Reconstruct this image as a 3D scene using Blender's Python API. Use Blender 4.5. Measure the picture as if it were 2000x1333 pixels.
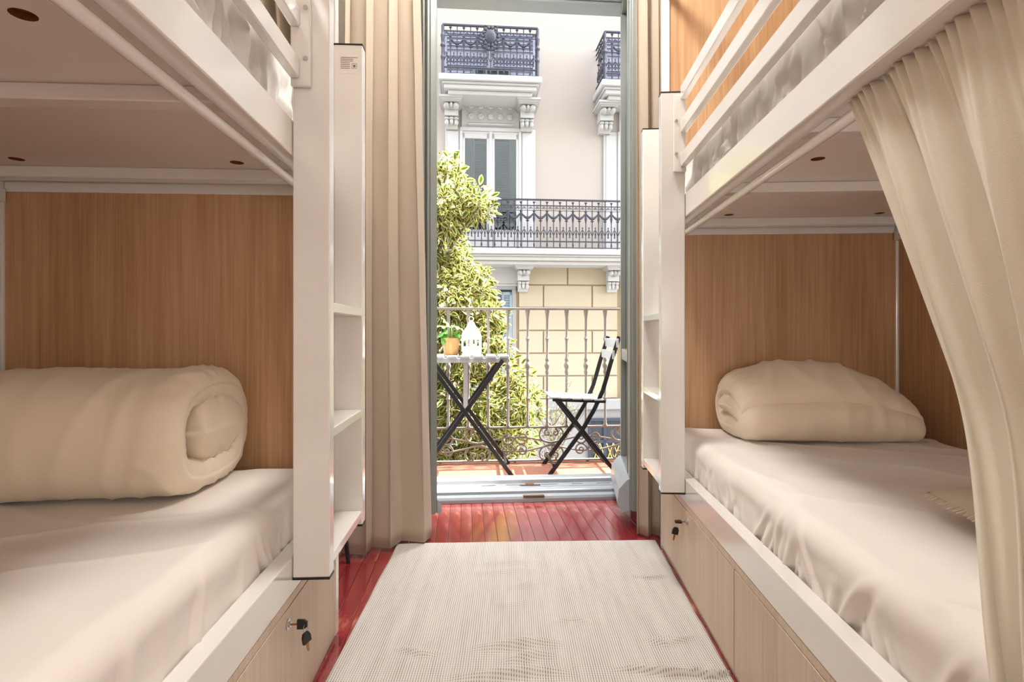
import bpy, bmesh, math, random
from mathutils import Vector, Matrix, noise
random.seed(7)
R = math.radians
scene = bpy.context.scene
COL = scene.collection
for o in list(bpy.data.objects):
    bpy.data.objects.remove(o)

# ------------------------------------------------------------------ camera
FPX = 1080.0; CAMZ = 0.95
cam_d = bpy.data.cameras.new('camera'); cam = bpy.data.objects.new('camera', cam_d); COL.objects.link(cam)
cam.location = (0, 0, CAMZ); cam.rotation_euler = (R(90), 0, 0)
cam_d.sensor_width = 36; cam_d.lens = 36 * FPX / 2000; cam_d.shift_y = -16.5 / 2000
cam_d.clip_start = 0.02; cam_d.clip_end = 200
scene.camera = cam

# ------------------------------------------------------------------ sky, sun, exposure
SUN_AZ = R(20)       # angle from the street direction towards the far side
SUN_EL = R(58)
to_sun = Vector((math.cos(SUN_AZ) * math.cos(SUN_EL), math.sin(SUN_AZ) * math.cos(SUN_EL), math.sin(SUN_EL)))
world = bpy.data.worlds.new('world'); scene.world = world; world.use_nodes = True
nt = world.node_tree; nt.nodes.clear()
wo = nt.nodes.new('ShaderNodeOutputWorld'); bg = nt.nodes.new('ShaderNodeBackground')
sky = nt.nodes.new('ShaderNodeTexSky'); sky.sky_type = 'NISHITA'; sky.sun_disc = False
sky.sun_elevation = SUN_EL; sky.sun_rotation = math.atan2(to_sun.x, to_sun.y)
sky.air_density = 1.0; sky.dust_density = 2.5; sky.ozone_density = 0.6
hs = nt.nodes.new('ShaderNodeHueSaturation'); hs.inputs['Saturation'].default_value = 0.35
nt.links.new(sky.outputs[0], hs.inputs['Color']); nt.links.new(hs.outputs[0], bg.inputs[0])
bg.inputs[1].default_value = 1.35
nt.links.new(bg.outputs[0], wo.inputs[0])
sl = bpy.data.lights.new('sun', 'SUN'); sl.energy = 18.0; sl.angle = R(0.6); sl.color = (1.0, 0.94, 0.84)
so = bpy.data.objects.new('sun', sl); COL.objects.link(so)
so.rotation_euler = to_sun.to_track_quat('Z', 'Y').to_euler(); so.location = (6, 6, 12)
vs = scene.view_settings
vs.view_transform = 'Standard'; vs.look = 'None'; vs.gamma = 1.0; vs.use_curve_mapping = False
vs.exposure = 0.66
CEILING_FILL = 62.0; BACK_FILL = 16.0; GLOBE_FILL = 15.0  # strengths of the unseen lamps added as interior fill

# ------------------------------------------------------------------ helpers
MATS = {}
def srgb(c):
    return tuple((x / 255 / 12.92) if x / 255 <= 0.04045 else ((x / 255 + 0.055) / 1.055) ** 2.4 for x in c) + (1,)

def mat(name, col, rough=0.5, metal=0.0, spec=0.5, coat=0.0, var=0.06, vscale=6.0, bump=0.0, bscale=200.0, translucent=0.0, sheen=0.0):
    """principled paint, cloth or metal with a little procedural unevenness"""
    m = bpy.data.materials.new(name); m.use_nodes = True; MATS[name] = m
    t = m.node_tree; p = t.nodes['Principled BSDF']; out = t.nodes['Material Output']
    tc = t.nodes.new('ShaderNodeTexCoord')
    nz = t.nodes.new('ShaderNodeTexNoise'); nz.inputs['Scale'].default_value = vscale; nz.inputs['Detail'].default_value = 4
    t.links.new(tc.outputs['Object'], nz.inputs['Vector'])
    mx = t.nodes.new('ShaderNodeMixRGB'); c = srgb(col)
    mx.inputs['Color1'].default_value = tuple(x * (1 - var) for x in c[:3]) + (1,)
    mx.inputs['Color2'].default_value = tuple(min(1, x * (1 + var)) for x in c[:3]) + (1,)
    t.links.new(nz.outputs['Fac'], mx.inputs['Fac'])
    t.links.new(mx.outputs[0], p.inputs['Base Color'])
    p.inputs['Roughness'].default_value = rough; p.inputs['Metallic'].default_value = metal
    p.inputs['Specular IOR Level'].default_value = spec; p.inputs['Coat Weight'].default_value = coat
    p.inputs['Coat Roughness'].default_value = 0.12
    p.inputs['Sheen Weight'].default_value = sheen
    if bump:
        b = t.nodes.new('ShaderNodeBump'); b.inputs['Strength'].default_value = bump; b.inputs['Distance'].default_value = 0.004
        n2 = t.nodes.new('ShaderNodeTexNoise'); n2.inputs['Scale'].default_value = bscale; n2.inputs['Detail'].default_value = 3
        t.links.new(tc.outputs['Object'], n2.inputs['Vector']); t.links.new(n2.outputs['Fac'], b.inputs['Height'])
        t.links.new(b.outputs[0], p.inputs['Normal'])
    if translucent:
        tr = t.nodes.new('ShaderNodeBsdfTranslucent'); t.links.new(mx.outputs[0], tr.inputs['Color'])
        ms = t.nodes.new('ShaderNodeMixShader'); ms.inputs[0].default_value = translucent
        t.links.new(p.outputs[0], ms.inputs[1]); t.links.new(tr.outputs[0], ms.inputs[2]); t.links.new(ms.outputs[0], out.inputs[0])
    return m

def wood_mat(name, dark, mid, light, rough=0.42, band=5.0, line=80.0):
    m = bpy.data.materials.new(name); m.use_nodes = True; MATS[name] = m
    t = m.node_tree; p = t.nodes['Principled BSDF']
    tc = t.nodes.new('ShaderNodeTexCoord')
    def nz(scale, detail, vec, dist=0.0):
        mp = t.nodes.new('ShaderNodeMapping'); mp.inputs['Scale'].default_value = vec
        t.links.new(tc.outputs['Object'], mp.inputs[0])
        n = t.nodes.new('ShaderNodeTexNoise'); n.inputs['Scale'].default_value = scale; n.inputs['Detail'].default_value = detail
        n.inputs['Distortion'].default_value = dist
        t.links.new(mp.outputs[0], n.inputs['Vector']); return n
    a = nz(band, 3, (1, 1, 0.13), 0.7); b = nz(line, 2, (1, 1, 0.03), 0.25); c = nz(line * 3.2, 2, (1, 1, 0.012))
    mr = t.nodes.new('ShaderNodeValToRGB')
    mr.color_ramp.elements[0].position = 0.30; mr.color_ramp.elements[0].color = srgb(dark)
    mr.color_ramp.elements[1].position = 0.72; mr.color_ramp.elements[1].color = srgb(light)
    e = mr.color_ramp.elements.new(0.5); e.color = srgb(mid)
    m1 = t.nodes.new('ShaderNodeMath'); m1.operation = 'MULTIPLY_ADD'; m1.inputs[1].default_value = 0.42
    m2 = t.nodes.new('ShaderNodeMath'); m2.operation = 'MULTIPLY_ADD'; m2.inputs[1].default_value = 0.32
    m3 = t.nodes.new('ShaderNodeMath'); m3.operation = 'MULTIPLY'; m3.inputs[1].default_value = 0.26
    t.links.new(c.outputs['Fac'], m3.inputs[0]); t.links.new(b.outputs['Fac'], m2.inputs[0]); t.links.new(m3.outputs[0], m2.inputs[2])
    t.links.new(a.outputs['Fac'], m1.inputs[0]); t.links.new(m2.outputs[0], m1.inputs[2])
    t.links.new(m1.outputs[0], mr.inputs[0]); t.links.new(mr.outputs[0], p.inputs['Base Color'])
    p.inputs['Roughness'].default_value = rough; p.inputs['Specular IOR Level'].default_value = 0.4
    bp = t.nodes.new('ShaderNodeBump'); bp.inputs['Strength'].default_value = 0.12; bp.inputs['Distance'].default_value = 0.001
    t.links.new(b.outputs['Fac'], bp.inputs['Height']); t.links.new(bp.outputs[0], p.inputs['Normal'])
    return m

def glass_mat(name, tint=(0.93, 0.96, 0.97), gloss=0.12):
    m = bpy.data.materials.new(name); m.use_nodes = True; MATS[name] = m
    t = m.node_tree; t.nodes.clear()
    out = t.nodes.new('ShaderNodeOutputMaterial'); tr = t.nodes.new('ShaderNodeBsdfTransparent'); gl = t.nodes.new('ShaderNodeBsdfGlossy')
    tr.inputs[0].default_value = tint + (1,); gl.inputs['Roughness'].default_value = 0.02
    fr = t.nodes.new('ShaderNodeFresnel'); fr.inputs['IOR'].default_value = 1.45
    ad = t.nodes.new('ShaderNodeMath'); ad.operation = 'ADD'; ad.inputs[1].default_value = gloss * 0.4; ad.use_clamp = True
    mx = t.nodes.new('ShaderNodeMixShader')
    t.links.new(fr.outputs[0], ad.inputs[0]); t.links.new(ad.outputs[0], mx.inputs[0])
    t.links.new(tr.outputs[0], mx.inputs[1]); t.links.new(gl.outputs[0], mx.inputs[2]); t.links.new(mx.outputs[0], out.inputs[0])
    return m

# shape builders: each returns (verts, faces)
def box(x0, x1, y0, y1, z0, z1):
    x0, x1 = min(x0, x1), max(x0, x1); y0, y1 = min(y0, y1), max(y0, y1); z0, z1 = min(z0, z1), max(z0, z1)
    v = [(x, y, z) for z in (z0, z1) for y in (y0, y1) for x in (x0, x1)]
    return v, [(0, 2, 3, 1), (4, 5, 7, 6), (0, 1, 5, 4), (2, 6, 7, 3), (0, 4, 6, 2), (1, 3, 7, 5)]

def frame_along(path):
    path = [Vector(p) for p in path]; n = len(path); T = []
    for i in range(n):
        a = path[max(0, i - 1)]; b = path[min(n - 1, i + 1)]
        T.append((b - a).normalized() if (b - a).length > 1e-9 else Vector((0, 0, 1)))
    ref = Vector((0, 0, 1)) if abs(T[0].z) < 0.9 else Vector((1, 0, 0))
    N = [(ref - T[0] * ref.dot(T[0])).normalized()]
    for i in range(1, n):
        v = N[-1] - T[i] * N[-1].dot(T[i])
        N.append(v.normalized() if v.length > 1e-6 else N[-1])
    return path, T, N

def tube(path, r, n=8, cap=True):
    path, T, N = frame_along(path); v = []; f = []
    rr = r if isinstance(r, (list, tuple)) else [r] * len(path)
    for p, t, nn, q in zip(path, T, N, rr):
        b = t.cross(nn)
        for k in range(n):
            a = 2 * math.pi * k / n
            v.append(tuple(p + nn * (math.cos(a) * q) + b * (math.sin(a) * q)))
    for i in range(len(path) - 1):
        for k in range(n):
            k2 = (k + 1) % n
            f.append((i * n + k, i * n + k2, (i + 1) * n + k2, (i + 1) * n + k))
    if cap:
        f.append(tuple(range(n - 1, -1, -1))); f.append(tuple((len(path) - 1) * n + k for k in range(n)))
    return v, f

def bar(p0, p1, w, t, up=(0, 0, 1)):
    """rectangular bar from p0 to p1; w across 'side', t along the remaining normal"""
    p0, p1 = Vector(p0), Vector(p1); d = (p1 - p0).normalized(); up = Vector(up)
    s = d.cross(up).normalized(); u = s.cross(d).normalized(); v = []
    for p in (p0, p1):
        for a, b in ((-1, -1), (1, -1), (1, 1), (-1, 1)):
            v.append(tuple(p + s * (a * w / 2) + u * (b * t / 2)))
    return v, [(0, 1, 2, 3), (7, 6, 5, 4), (0, 4, 5, 1), (1, 5, 6, 2), (2, 6, 7, 3), (3, 7, 4, 0)]

def lathe(prof, n=16, c=(0, 0, 0)):
    v = []; f = []
    for r, z in prof:
        for k in range(n):
            a = 2 * math.pi * k / n
            v.append((c[0] + r * math.cos(a), c[1] + r * math.sin(a), c[2] + z))
    for i in range(len(prof) - 1):
        for k in range(n):
            k2 = (k + 1) % n
            f.append((i * n + k, i * n + k2, (i + 1) * n + k2, (i + 1) * n + k))
    f.append(tuple(range(n - 1, -1, -1))); f.append(tuple((len(prof) - 1) * n + k for k in range(n)))
    return v, f

def ball(c, rx, ry, rz, n=10, m=6):
    prof = [(math.sin(math.pi * i / m), -math.cos(math.pi * i / m)) for i in range(m + 1)]
    v, f = lathe([(max(r, 1e-3), z) for r, z in prof], n)
    return [(c[0] + x * rx, c[1] + y * ry, c[2] + z * rz) for x, y, z in v], f

def prism(outline, axis, a, b):
    """extrude a 2D outline along axis 'x' or 'y' or 'z' between a and b"""
    n = len(outline); v = []
    for c in (a, b):
        for p, q in outline:
            v.append({'x': (c, p, q), 'y': (p, c, q), 'z': (p, q, c)}[axis])
    f = [tuple(range(n - 1, -1, -1)), tuple(range(n, 2 * n))]
    for k in range(n):
        k2 = (k + 1) % n
        f.append((k, k2, n + k2, n + k))
    return v, f

def grid(fn, nu, nv):
    v = [tuple(fn(i / (nu - 1), j / (nv - 1))) for j in range(nv) for i in range(nu)]
    f = [(j * nu + i, j * nu + i + 1, (j + 1) * nu + i + 1, (j + 1) * nu + i) for j in range(nv - 1) for i in range(nu - 1)]
    return v, f

def mesh(name, parts, m, bev=0.0, smooth=None, seg=2):
    V = []; F = []
    for v, f in parts:
        k = len(V); V.extend(v); F.extend(tuple(i + k for i in q) for q in f)
    me = bpy.data.meshes.new(name); me.from_pydata(V, [], F)
    bm = bmesh.new(); bm.from_mesh(me)
    bmesh.ops.recalc_face_normals(bm, faces=bm.faces)
    if bev:
        es = [e for e in bm.edges if len(e.link_faces) == 2 and e.calc_face_angle(0) > 0.6]
        bmesh.ops.bevel(bm, geom=es, offset=bev, segments=seg, affect='EDGES', profile=0.5, clamp_overlap=True)
    bm.to_mesh(me); bm.free()
    if smooth is not None:
        me.polygons.foreach_set('use_smooth', [True] * len(me.polygons))
        if smooth < 179: me.set_sharp_from_angle(angle=R(smooth))
    if m: me.materials.append(MATS[m] if isinstance(m, str) else m)
    return me

def link(name, me, parent=None, label=None, cat=None, group=None, kind=None, loc=None, rotz=None):
    o = bpy.data.objects.new(name, me); COL.objects.link(o)
    if parent: o.parent = parent
    if loc: o.location = loc
    if rotz is not None: o.rotation_euler = (0, 0, rotz)
    tag(o, label, cat, group, kind); return o

def tag(o, label=None, cat=None, group=None, kind=None):
    for k, x in (('label', label), ('category', cat), ('group', group), ('kind', kind)):
        if x: o[k] = x

def obj(name, parts, m, parent=None, bev=0.0, smooth=None, seg=2, **kw):
    if isinstance(parts, tuple): parts = [parts]
    return link(name, mesh(name, parts, m, bev, smooth, seg), parent, **kw)

def empty(name, loc=(0, 0, 0), rotz=0, **kw):
    return link(name, None, loc=loc, rotz=rotz, **kw)

def put(me, name, parent, loc=(0, 0, 0), rot=(0, 0, 0), scale=(1, 1, 1), kind=None):
    o = bpy.data.objects.new(name, me); COL.objects.link(o); o.parent = parent
    o.location = loc; o.rotation_euler = rot; o.scale = scale
    if kind: o['kind'] = kind
    return o

def at(px, py, Y):
    """world point seen at a photograph pixel at distance Y"""
    return Vector(((px - 1000) / FPX * Y, Y, CAMZ + (650 - py) / FPX * Y))

# frames: the window wall and the house opposite are turned a little to the camera
ROOM_A = R(4.7); ROOM_O = (0, 3.12, 0)
FAC_A = R(4.7); FAC_O = (0, 12.0, 0)
def to_frame(p, O, A):
    d = Vector(p) - Vector(O); c, s = math.cos(A), math.sin(A)
    return Vector((c * d.x + s * d.y, -s * d.x + c * d.y, d.z))
def fac(px, py, fy=0.0):
    c, s = math.cos(FAC_A), math.sin(FAC_A); dx = (px - 1000) / FPX; dz = (650 - py) / FPX
    t = (fy + FAC_O[1] * c) / (c - s * dx)
    q = to_frame((dx * t, t, CAMZ + dz * t), FAC_O, FAC_A); return q.x, q.z
def room_x(px, y):
    c, s = math.cos(ROOM_A), math.sin(ROOM_A); dx = (px - 1000) / FPX
    t = (y + ROOM_O[1] * c) / (c - s * dx)
    return to_frame((dx * t, t, 0), ROOM_O, ROOM_A).x

# ------------------------------------------------------------------ materials
mat('white_lacquer', (228, 223, 216), rough=0.2, coat=1.0, var=0.012)
mat('white_board', (222, 212, 201), rough=0.35, var=0.02)
mat('black_plastic', (26, 23, 22), rough=0.4)
wood_mat('oak_panel', (156, 114, 76), (188, 147, 108), (212, 174, 137))
wood_mat('daylit_oak', (176, 150, 126), (200, 178, 156), (216, 198, 180))  # same oak as the panels, with daylight on the drawers painted in
mat('raw_board', (118, 70, 26), rough=0.9, var=0.3, vscale=150)
mat('chrome', (200, 200, 202), rough=0.15, metal=1.0)
mat('brass', (176, 130, 78), rough=0.3, metal=1.0)
mat('sheet', (228, 218, 209), rough=0.85, sheen=0.15, var=0.02, bump=0.08, bscale=500)
mat('sheet_grey', (222, 217, 212), rough=0.85, sheen=0.15, var=0.03, bump=0.08, bscale=500)
mat('duvet', (236, 219, 196), rough=0.85, sheen=0.2, var=0.03, bump=0.08, bscale=600)
mat('linen', (216, 201, 181), rough=0.9, sheen=0.15, var=0.05, vscale=3, bump=0.15, bscale=350, translucent=0.45)
mat('cream_cloth', (242, 235, 219), rough=0.85, sheen=0.15, var=0.03, bump=0.1, bscale=500, translucent=0.28)
mat('sheer', (244, 242, 238), rough=0.9, var=0.02, translucent=0.5)
mat('wall_paint', (232, 225, 214), rough=0.9, var=0.02, bump=0.05)
mat('ceiling_paint', (240, 237, 230), rough=0.9, var=0.01)
mat('grey_paint', (122, 126, 120), rough=0.35, coat=0.3, var=0.04)
mat('pale_grey_paint', (148, 154, 158), rough=0.35, coat=0.3, var=0.05)
mat('rust', (110, 78, 52), rough=0.7, metal=0.5, var=0.3, vscale=60)
mat('iron', (128, 120, 114), rough=0.5, metal=0.25, var=0.12, vscale=20)
mat('dark_iron', (58, 58, 66), rough=0.5, metal=0.2, var=0.1)
mat('black_steel', (34, 34, 38), rough=0.35, metal=0.3, var=0.1)
mat('slat_grey', (168, 170, 172), rough=0.4, var=0.06)
mat('terracotta', (132, 84, 62), rough=0.8, var=0.08, vscale=12)
mat('lantern_white', (246, 246, 246), rough=0.4, var=0.01)
mat('leaf_green', (98, 160, 70), rough=0.45, var=0.25, vscale=30, translucent=0.35)
mat('stem_green', (120, 140, 70), rough=0.6, var=0.2)
mat('bark', (110, 96, 78), rough=0.9, var=0.25, vscale=20)
mat('soil', (60, 46, 36), rough=0.95, var=0.3, vscale=50)
mat('render_cream', (168, 158, 148), rough=0.9, var=0.025, vscale=0.6, bump=0.04, bscale=60)
mat('block_cream', (176, 162, 140), rough=0.9, var=0.03, vscale=1.2, bump=0.05, bscale=40)
mat('joint_tan', (158, 138, 106), rough=0.95)
mat('stucco_white', (182, 181, 178), rough=0.85, var=0.02)
mat('plinth_grey', (146, 145, 144), rough=0.9, var=0.06, vscale=2)
mat('shutter_grey', (132, 146, 152), rough=0.6, var=0.05)
mat('shutter_lilac', (168, 170, 188), rough=0.6, var=0.04)
mat('dark_void', (46, 52, 58), rough=0.5)
mat('navy', (52, 58, 72), rough=0.4)
mat('gold_bar', (206, 180, 92), rough=0.5)
mat('stone_grey', (140, 140, 138), rough=0.9, var=0.05, vscale=1.0)
mat('asphalt', (120, 118, 116), rough=0.95, var=0.1)
mat('label_paper', (212, 198, 184), rough=0.6, var=0.01)
mat('print', (120, 106, 96), rough=0.7)
glass_mat('glass')
glass_mat('window_glass', (0.72, 0.78, 0.80), 0.25)

for nm, pw in (('ceiling_fill_glow', CEILING_FILL), ('back_fill_glow', BACK_FILL), ('globe_fill_glow', GLOBE_FILL)):  # emission of the added fill lamps
    p = mat(nm, (255, 244, 226)).node_tree.nodes['Principled BSDF']
    p.inputs['Emission Color'].default_value = (1, 0.98, 0.95, 1); p.inputs['Emission Strength'].default_value = pw

# worn red floor paint: yellowish wood showing through in scuffs of its own shape
m = bpy.data.materials.new('red_floor'); m.use_nodes = True; MATS['red_floor'] = m
t = m.node_tree; p = t.nodes['Principled BSDF']; tc = t.nodes.new('ShaderNodeTexCoord')
mp = t.nodes.new('ShaderNodeMapping'); mp.inputs['Scale'].default_value = (3.2, 1.2, 1); t.links.new(tc.outputs['Object'], mp.inputs[0])
n1 = t.nodes.new('ShaderNodeTexNoise'); n1.inputs['Scale'].default_value = 2.2; n1.inputs['Detail'].default_value = 8; n1.inputs['Roughness'].default_value = 0.7
t.links.new(mp.outputs[0], n1.inputs['Vector'])
cr = t.nodes.new('ShaderNodeValToRGB'); cr.color_ramp.elements[0].position = 0.44; cr.color_ramp.elements[0].color = srgb((132, 24, 36))
cr.color_ramp.elements[1].position = 0.70; cr.color_ramp.elements[1].color = srgb((206, 140, 110))
e = cr.color_ramp.elements.new(0.56); e.color = srgb((158, 48, 50))
t.links.new(n1.outputs['Fac'], cr.inputs[0]); t.links.new(cr.outputs[0], p.inputs['Base Color'])
p.inputs['Roughness'].default_value = 0.2; p.inputs['Specular IOR Level'].default_value = 1.0; p.inputs['Coat Weight'].default_value = 1.0; p.inputs['Coat Roughness'].default_value = 0.12; p.inputs['Coat IOR'].default_value = 1.7
n2 = t.nodes.new('ShaderNodeTexNoise'); n2.inputs['Scale'].default_value = 40; t.links.new(mp.outputs[0], n2.inputs['Vector'])
bp = t.nodes.new('ShaderNodeBump'); bp.inputs['Strength'].default_value = 0.06; bp.inputs['Distance'].default_value = 0.002
t.links.new(n2.outputs['Fac'], bp.inputs['Height']); t.links.new(bp.outputs[0], p.inputs['Normal'])

# woven rug: pale threads over a taupe ground
m = bpy.data.materials.new('woven_rug'); m.use_nodes = True; MATS['woven_rug'] = m
t = m.node_tree; p = t.nodes['Principled BSDF']; tc = t.nodes.new('ShaderNodeTexCoord')
sx = t.nodes.new('ShaderNodeSeparateXYZ'); t.links.new(tc.outputs['Object'], sx.inputs[0])
def wavef(sock, pitch, sharp):
    a = t.nodes.new('ShaderNodeMath'); a.operation = 'MULTIPLY'; a.inputs[1].default_value = 2 * math.pi / pitch; t.links.new(sock, a.inputs[0])
    b = t.nodes.new('ShaderNodeMath'); b.operation = 'SINE'; t.links.new(a.outputs[0], b.inputs[0])
    c = t.nodes.new('ShaderNodeMapRange'); c.inputs['From Min'].default_value = -1; c.inputs['From Max'].default_value = sharp; t.links.new(b.outputs[0], c.inputs['Value'])
    return c.outputs[0]
wx = wavef(sx.outputs['X'], 0.0072, 0.35); wy0 = wavef(sx.outputs['Y'], 0.0080, 0.3)
wk = t.nodes.new('ShaderNodeMath'); wk.operation = 'MULTIPLY'; wk.inputs[1].default_value = 0.62; t.links.new(wy0, wk.inputs[0]); wy = wk.outputs[0]
mm = t.nodes.new('ShaderNodeMath'); mm.operation = 'MAXIMUM'; t.links.new(wx, mm.inputs[0]); t.links.new(wy, mm.inputs[1])
nn = t.nodes.new('ShaderNodeTexNoise'); nn.inputs['Scale'].default_value = 4.0; nn.inputs['Detail'].default_value = 6; nn.inputs['Roughness'].default_value = 0.7
mp = t.nodes.new('ShaderNodeMapping'); mp.inputs['Scale'].default_value = (6, 0.6, 1); t.links.new(tc.outputs['Object'], mp.inputs[0]); t.links.new(mp.outputs[0], nn.inputs['Vector'])
ad = t.nodes.new('ShaderNodeMath'); ad.operation = 'MULTIPLY_ADD'; ad.inputs[1].default_value = 0.9; ad.use_clamp = True
sb = t.nodes.new('ShaderNodeMath'); sb.operation = 'SUBTRACT'; sb.inputs[1].default_value = 0.5
t.links.new(nn.outputs['Fac'], sb.inputs[0]); t.links.new(sb.outputs[0], ad.inputs[0]); t.links.new(mm.outputs[0], ad.inputs[2])
cr = t.nodes.new('ShaderNodeValToRGB'); cr.color_ramp.elements[0].color = srgb((104, 92, 83)); cr.color_ramp.elements[1].color = srgb((204, 197, 188)); cr.color_ramp.elements[1].position = 0.8
t.links.new(ad.outputs[0], cr.inputs[0]); t.links.new(cr.outputs[0], p.inputs['Base Color']); p.inputs['Roughness'].default_value = 0.95
bp = t.nodes.new('ShaderNodeBump'); bp.inputs['Strength'].default_value = 0.4; bp.inputs['Distance'].default_value = 0.002
t.links.new(mm.outputs[0], bp.inputs['Height']); t.links.new(bp.outputs[0], p.inputs['Normal'])

# variegated leaf: green heart, cream-yellow margin (attribute 'rim' runs from midrib to edge)
def leaf_material(name, heart, margin, lo=0.35, hi=0.7):
    m = bpy.data.materials.new(name); m.use_nodes = True; MATS[name] = m
    t = m.node_tree; p = t.nodes['Principled BSDF']; out = t.nodes['Material Output']
    at_ = t.nodes.new('ShaderNodeAttribute'); at_.attribute_name = 'rim'
    tc = t.nodes.new('ShaderNodeTexCoord'); n = t.nodes.new('ShaderNodeTexNoise'); n.inputs['Scale'].default_value = 14; n.inputs['Detail'].default_value = 2
    t.links.new(tc.outputs['Object'], n.inputs['Vector'])
    a = t.nodes.new('ShaderNodeMath'); a.operation = 'MULTIPLY_ADD'; a.inputs[1].default_value = 0.8; t.links.new(n.outputs['Fac'], a.inputs[0])
    s = t.nodes.new('ShaderNodeMath'); s.operation = 'SUBTRACT'; s.inputs[1].default_value = 0.4
    t.links.new(at_.outputs['Fac'], s.inputs[0]); t.links.new(s.outputs[0], a.inputs[2])
    cr = t.nodes.new('ShaderNodeValToRGB'); cr.color_ramp.elements[0].position = lo; cr.color_ramp.elements[0].color = srgb(heart)
    cr.color_ramp.elements[1].position = hi; cr.color_ramp.elements[1].color = srgb(margin)
    t.links.new(a.outputs[0], cr.inputs[0]); t.links.new(cr.outputs[0], p.inputs['Base Color']); p.inputs['Roughness'].default_value = 0.5
    tr = t.nodes.new('ShaderNodeBsdfTranslucent'); t.links.new(cr.outputs[0], tr.inputs[0])
    ms = t.nodes.new('ShaderNodeMixShader'); ms.inputs[0].default_value = 0.45
    t.links.new(p.outputs[0], ms.inputs[1]); t.links.new(tr.outputs[0], ms.inputs[2]); t.links.new(ms.outputs[0], out.inputs[0])
leaf_material('variegated_leaf', (56, 82, 24), (184, 175, 104), 0.3, 0.72)
leaf_material('olive_leaf', (96, 108, 70), (140, 146, 104))

# ================================================================== THE ROOM
FL = dict(loc=ROOM_O, rotz=ROOM_A)
XL, XR, YB, ZC = -1.72, 1.98, -5.4, 3.15     # room frame: y = 0 at the window wall's inner face
# floor of narrow boards
floor = obj('floor', box(XL, XR, YB, 0.0, -0.06, -0.012), 'bark', kind='structure', **FL)
bw = 0.0574; nb = int((XR - XL) / bw)
plank_me = [mesh('plank', [box(-bw / 2 + 0.0006, bw / 2 - 0.0006, YB, -0.002, -0.012, 0.0)], 'red_floor', bev=0.0012, seg=1)]
for i in range(nb):
    me = plank_me[0]
    o = put(me, 'plank', floor, (XL + bw * (i + 0.5), 0, random.uniform(-0.0012, 0.0)))
obj('ceiling', box(XL - .15, XR + .15, YB - .15, 0.3, ZC, ZC + 0.12), 'ceiling_paint', kind='structure', **FL)
obj('wall_left', box(XL - 0.12, XL, YB, 0.3, -0.06, ZC), 'wall_paint', kind='structure', **FL)
obj('wall_right', box(XR, XR + 0.12, YB, 0.3, -0.06, ZC), 'wall_paint', kind='structure', **FL)
obj('wall_back', box(XL - 0.12, XR + 0.12, YB - 0.12, YB, -0.06, ZC), 'wall_paint', kind='structure', **FL)
JL, JR, HZ = -0.66, 0.735, 2.74             # door opening
obj('wall_front', [box(XL, JL, 0, 0.3, -0.06, ZC), box(JR, XR, 0, 0.3, -0.06, ZC), box(JL, JR, 0, 0.3, 3.08, ZC), box(JL, JR, 0.02, 0.3, -0.06, -0.0)], 'wall_paint', kind='structure', **FL)
obj('wall_outside', [box(-9, JL, 0.3, 0.34, -3.6, 14), box(JR, 9, 0.3, 0.34, -3.6, 14), box(JL, JR, 0.3, 0.34, 3.08, 14), box(JL, JR, 0.3, 0.34, -3.6, 0.0), box(-9, 9, -0.2, 0.3, 13.9, 14)], 'stone_grey', kind='structure', **FL)
# frame of the balcony door: jambs, header, fanlight
tr = obj('trim_1', [box(JL, JL + 0.055, -0.01, 0.12, 0, 3.08), box(JR - 0.055, JR, -0.01, 0.12, 0, 3.08), box(JL, JR, 0.0, 0.12, 2.83, 2.89), box(JL, JR, 0, 0.12, 3.02, 3.08), box(JL, JR, -0.02, 0.0, 2.845, 2.865)], 'pale_grey_paint', bev=0.004, kind='structure', **FL)
obj('pane', box(JL + 0.05, JR - 0.05, 0.05, 0.055, 2.89, 3.03), 'glass', tr)
# threshold: moulded, stepped, painted
prof = [(-0.03, 0), (-0.03, 0.018), (-0.022, 0.03), (-0.008, 0.034), (0.012, 0.036), (0.014, 0.05), (0.024, 0.056), (0.055, 0.058), (0.06, 0.064), (0.115, 0.066), (0.12, 0.085), (0.135, 0.092), (0.20, 0.092), (0.215, 0.084), (0.215, 0.0)]
sill = obj('trim_2', prism(prof, 'x', JL + 0.055, JR - 0.055), 'pale_grey_paint', kind='structure', smooth=25, **FL)
xs = room_x(1035, 0.08)
obj('strike_plate', [box(xs - 0.06, xs + 0.06, 0.066, 0.082, 0.0655, 0.0685), box(xs - 0.025, xs + 0.025, 0.074, 0.105, 0.0665, 0.0705)], 'rust', sill, bev=0.001)
obj('strike_plate', [box(xs - 0.05, xs + 0.07, -0.034, -0.008, 0.028, 0.0355)], 'rust', sill, bev=0.002)
for k in range(7):
    x = JL + 0.15 + k * 0.17 + random.uniform(-.03, .03)
    obj('crack', box(x, x + random.uniform(.05, .1), 0.084, 0.087, 0.0652, 0.0665), 'dark_iron', sill)

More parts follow.
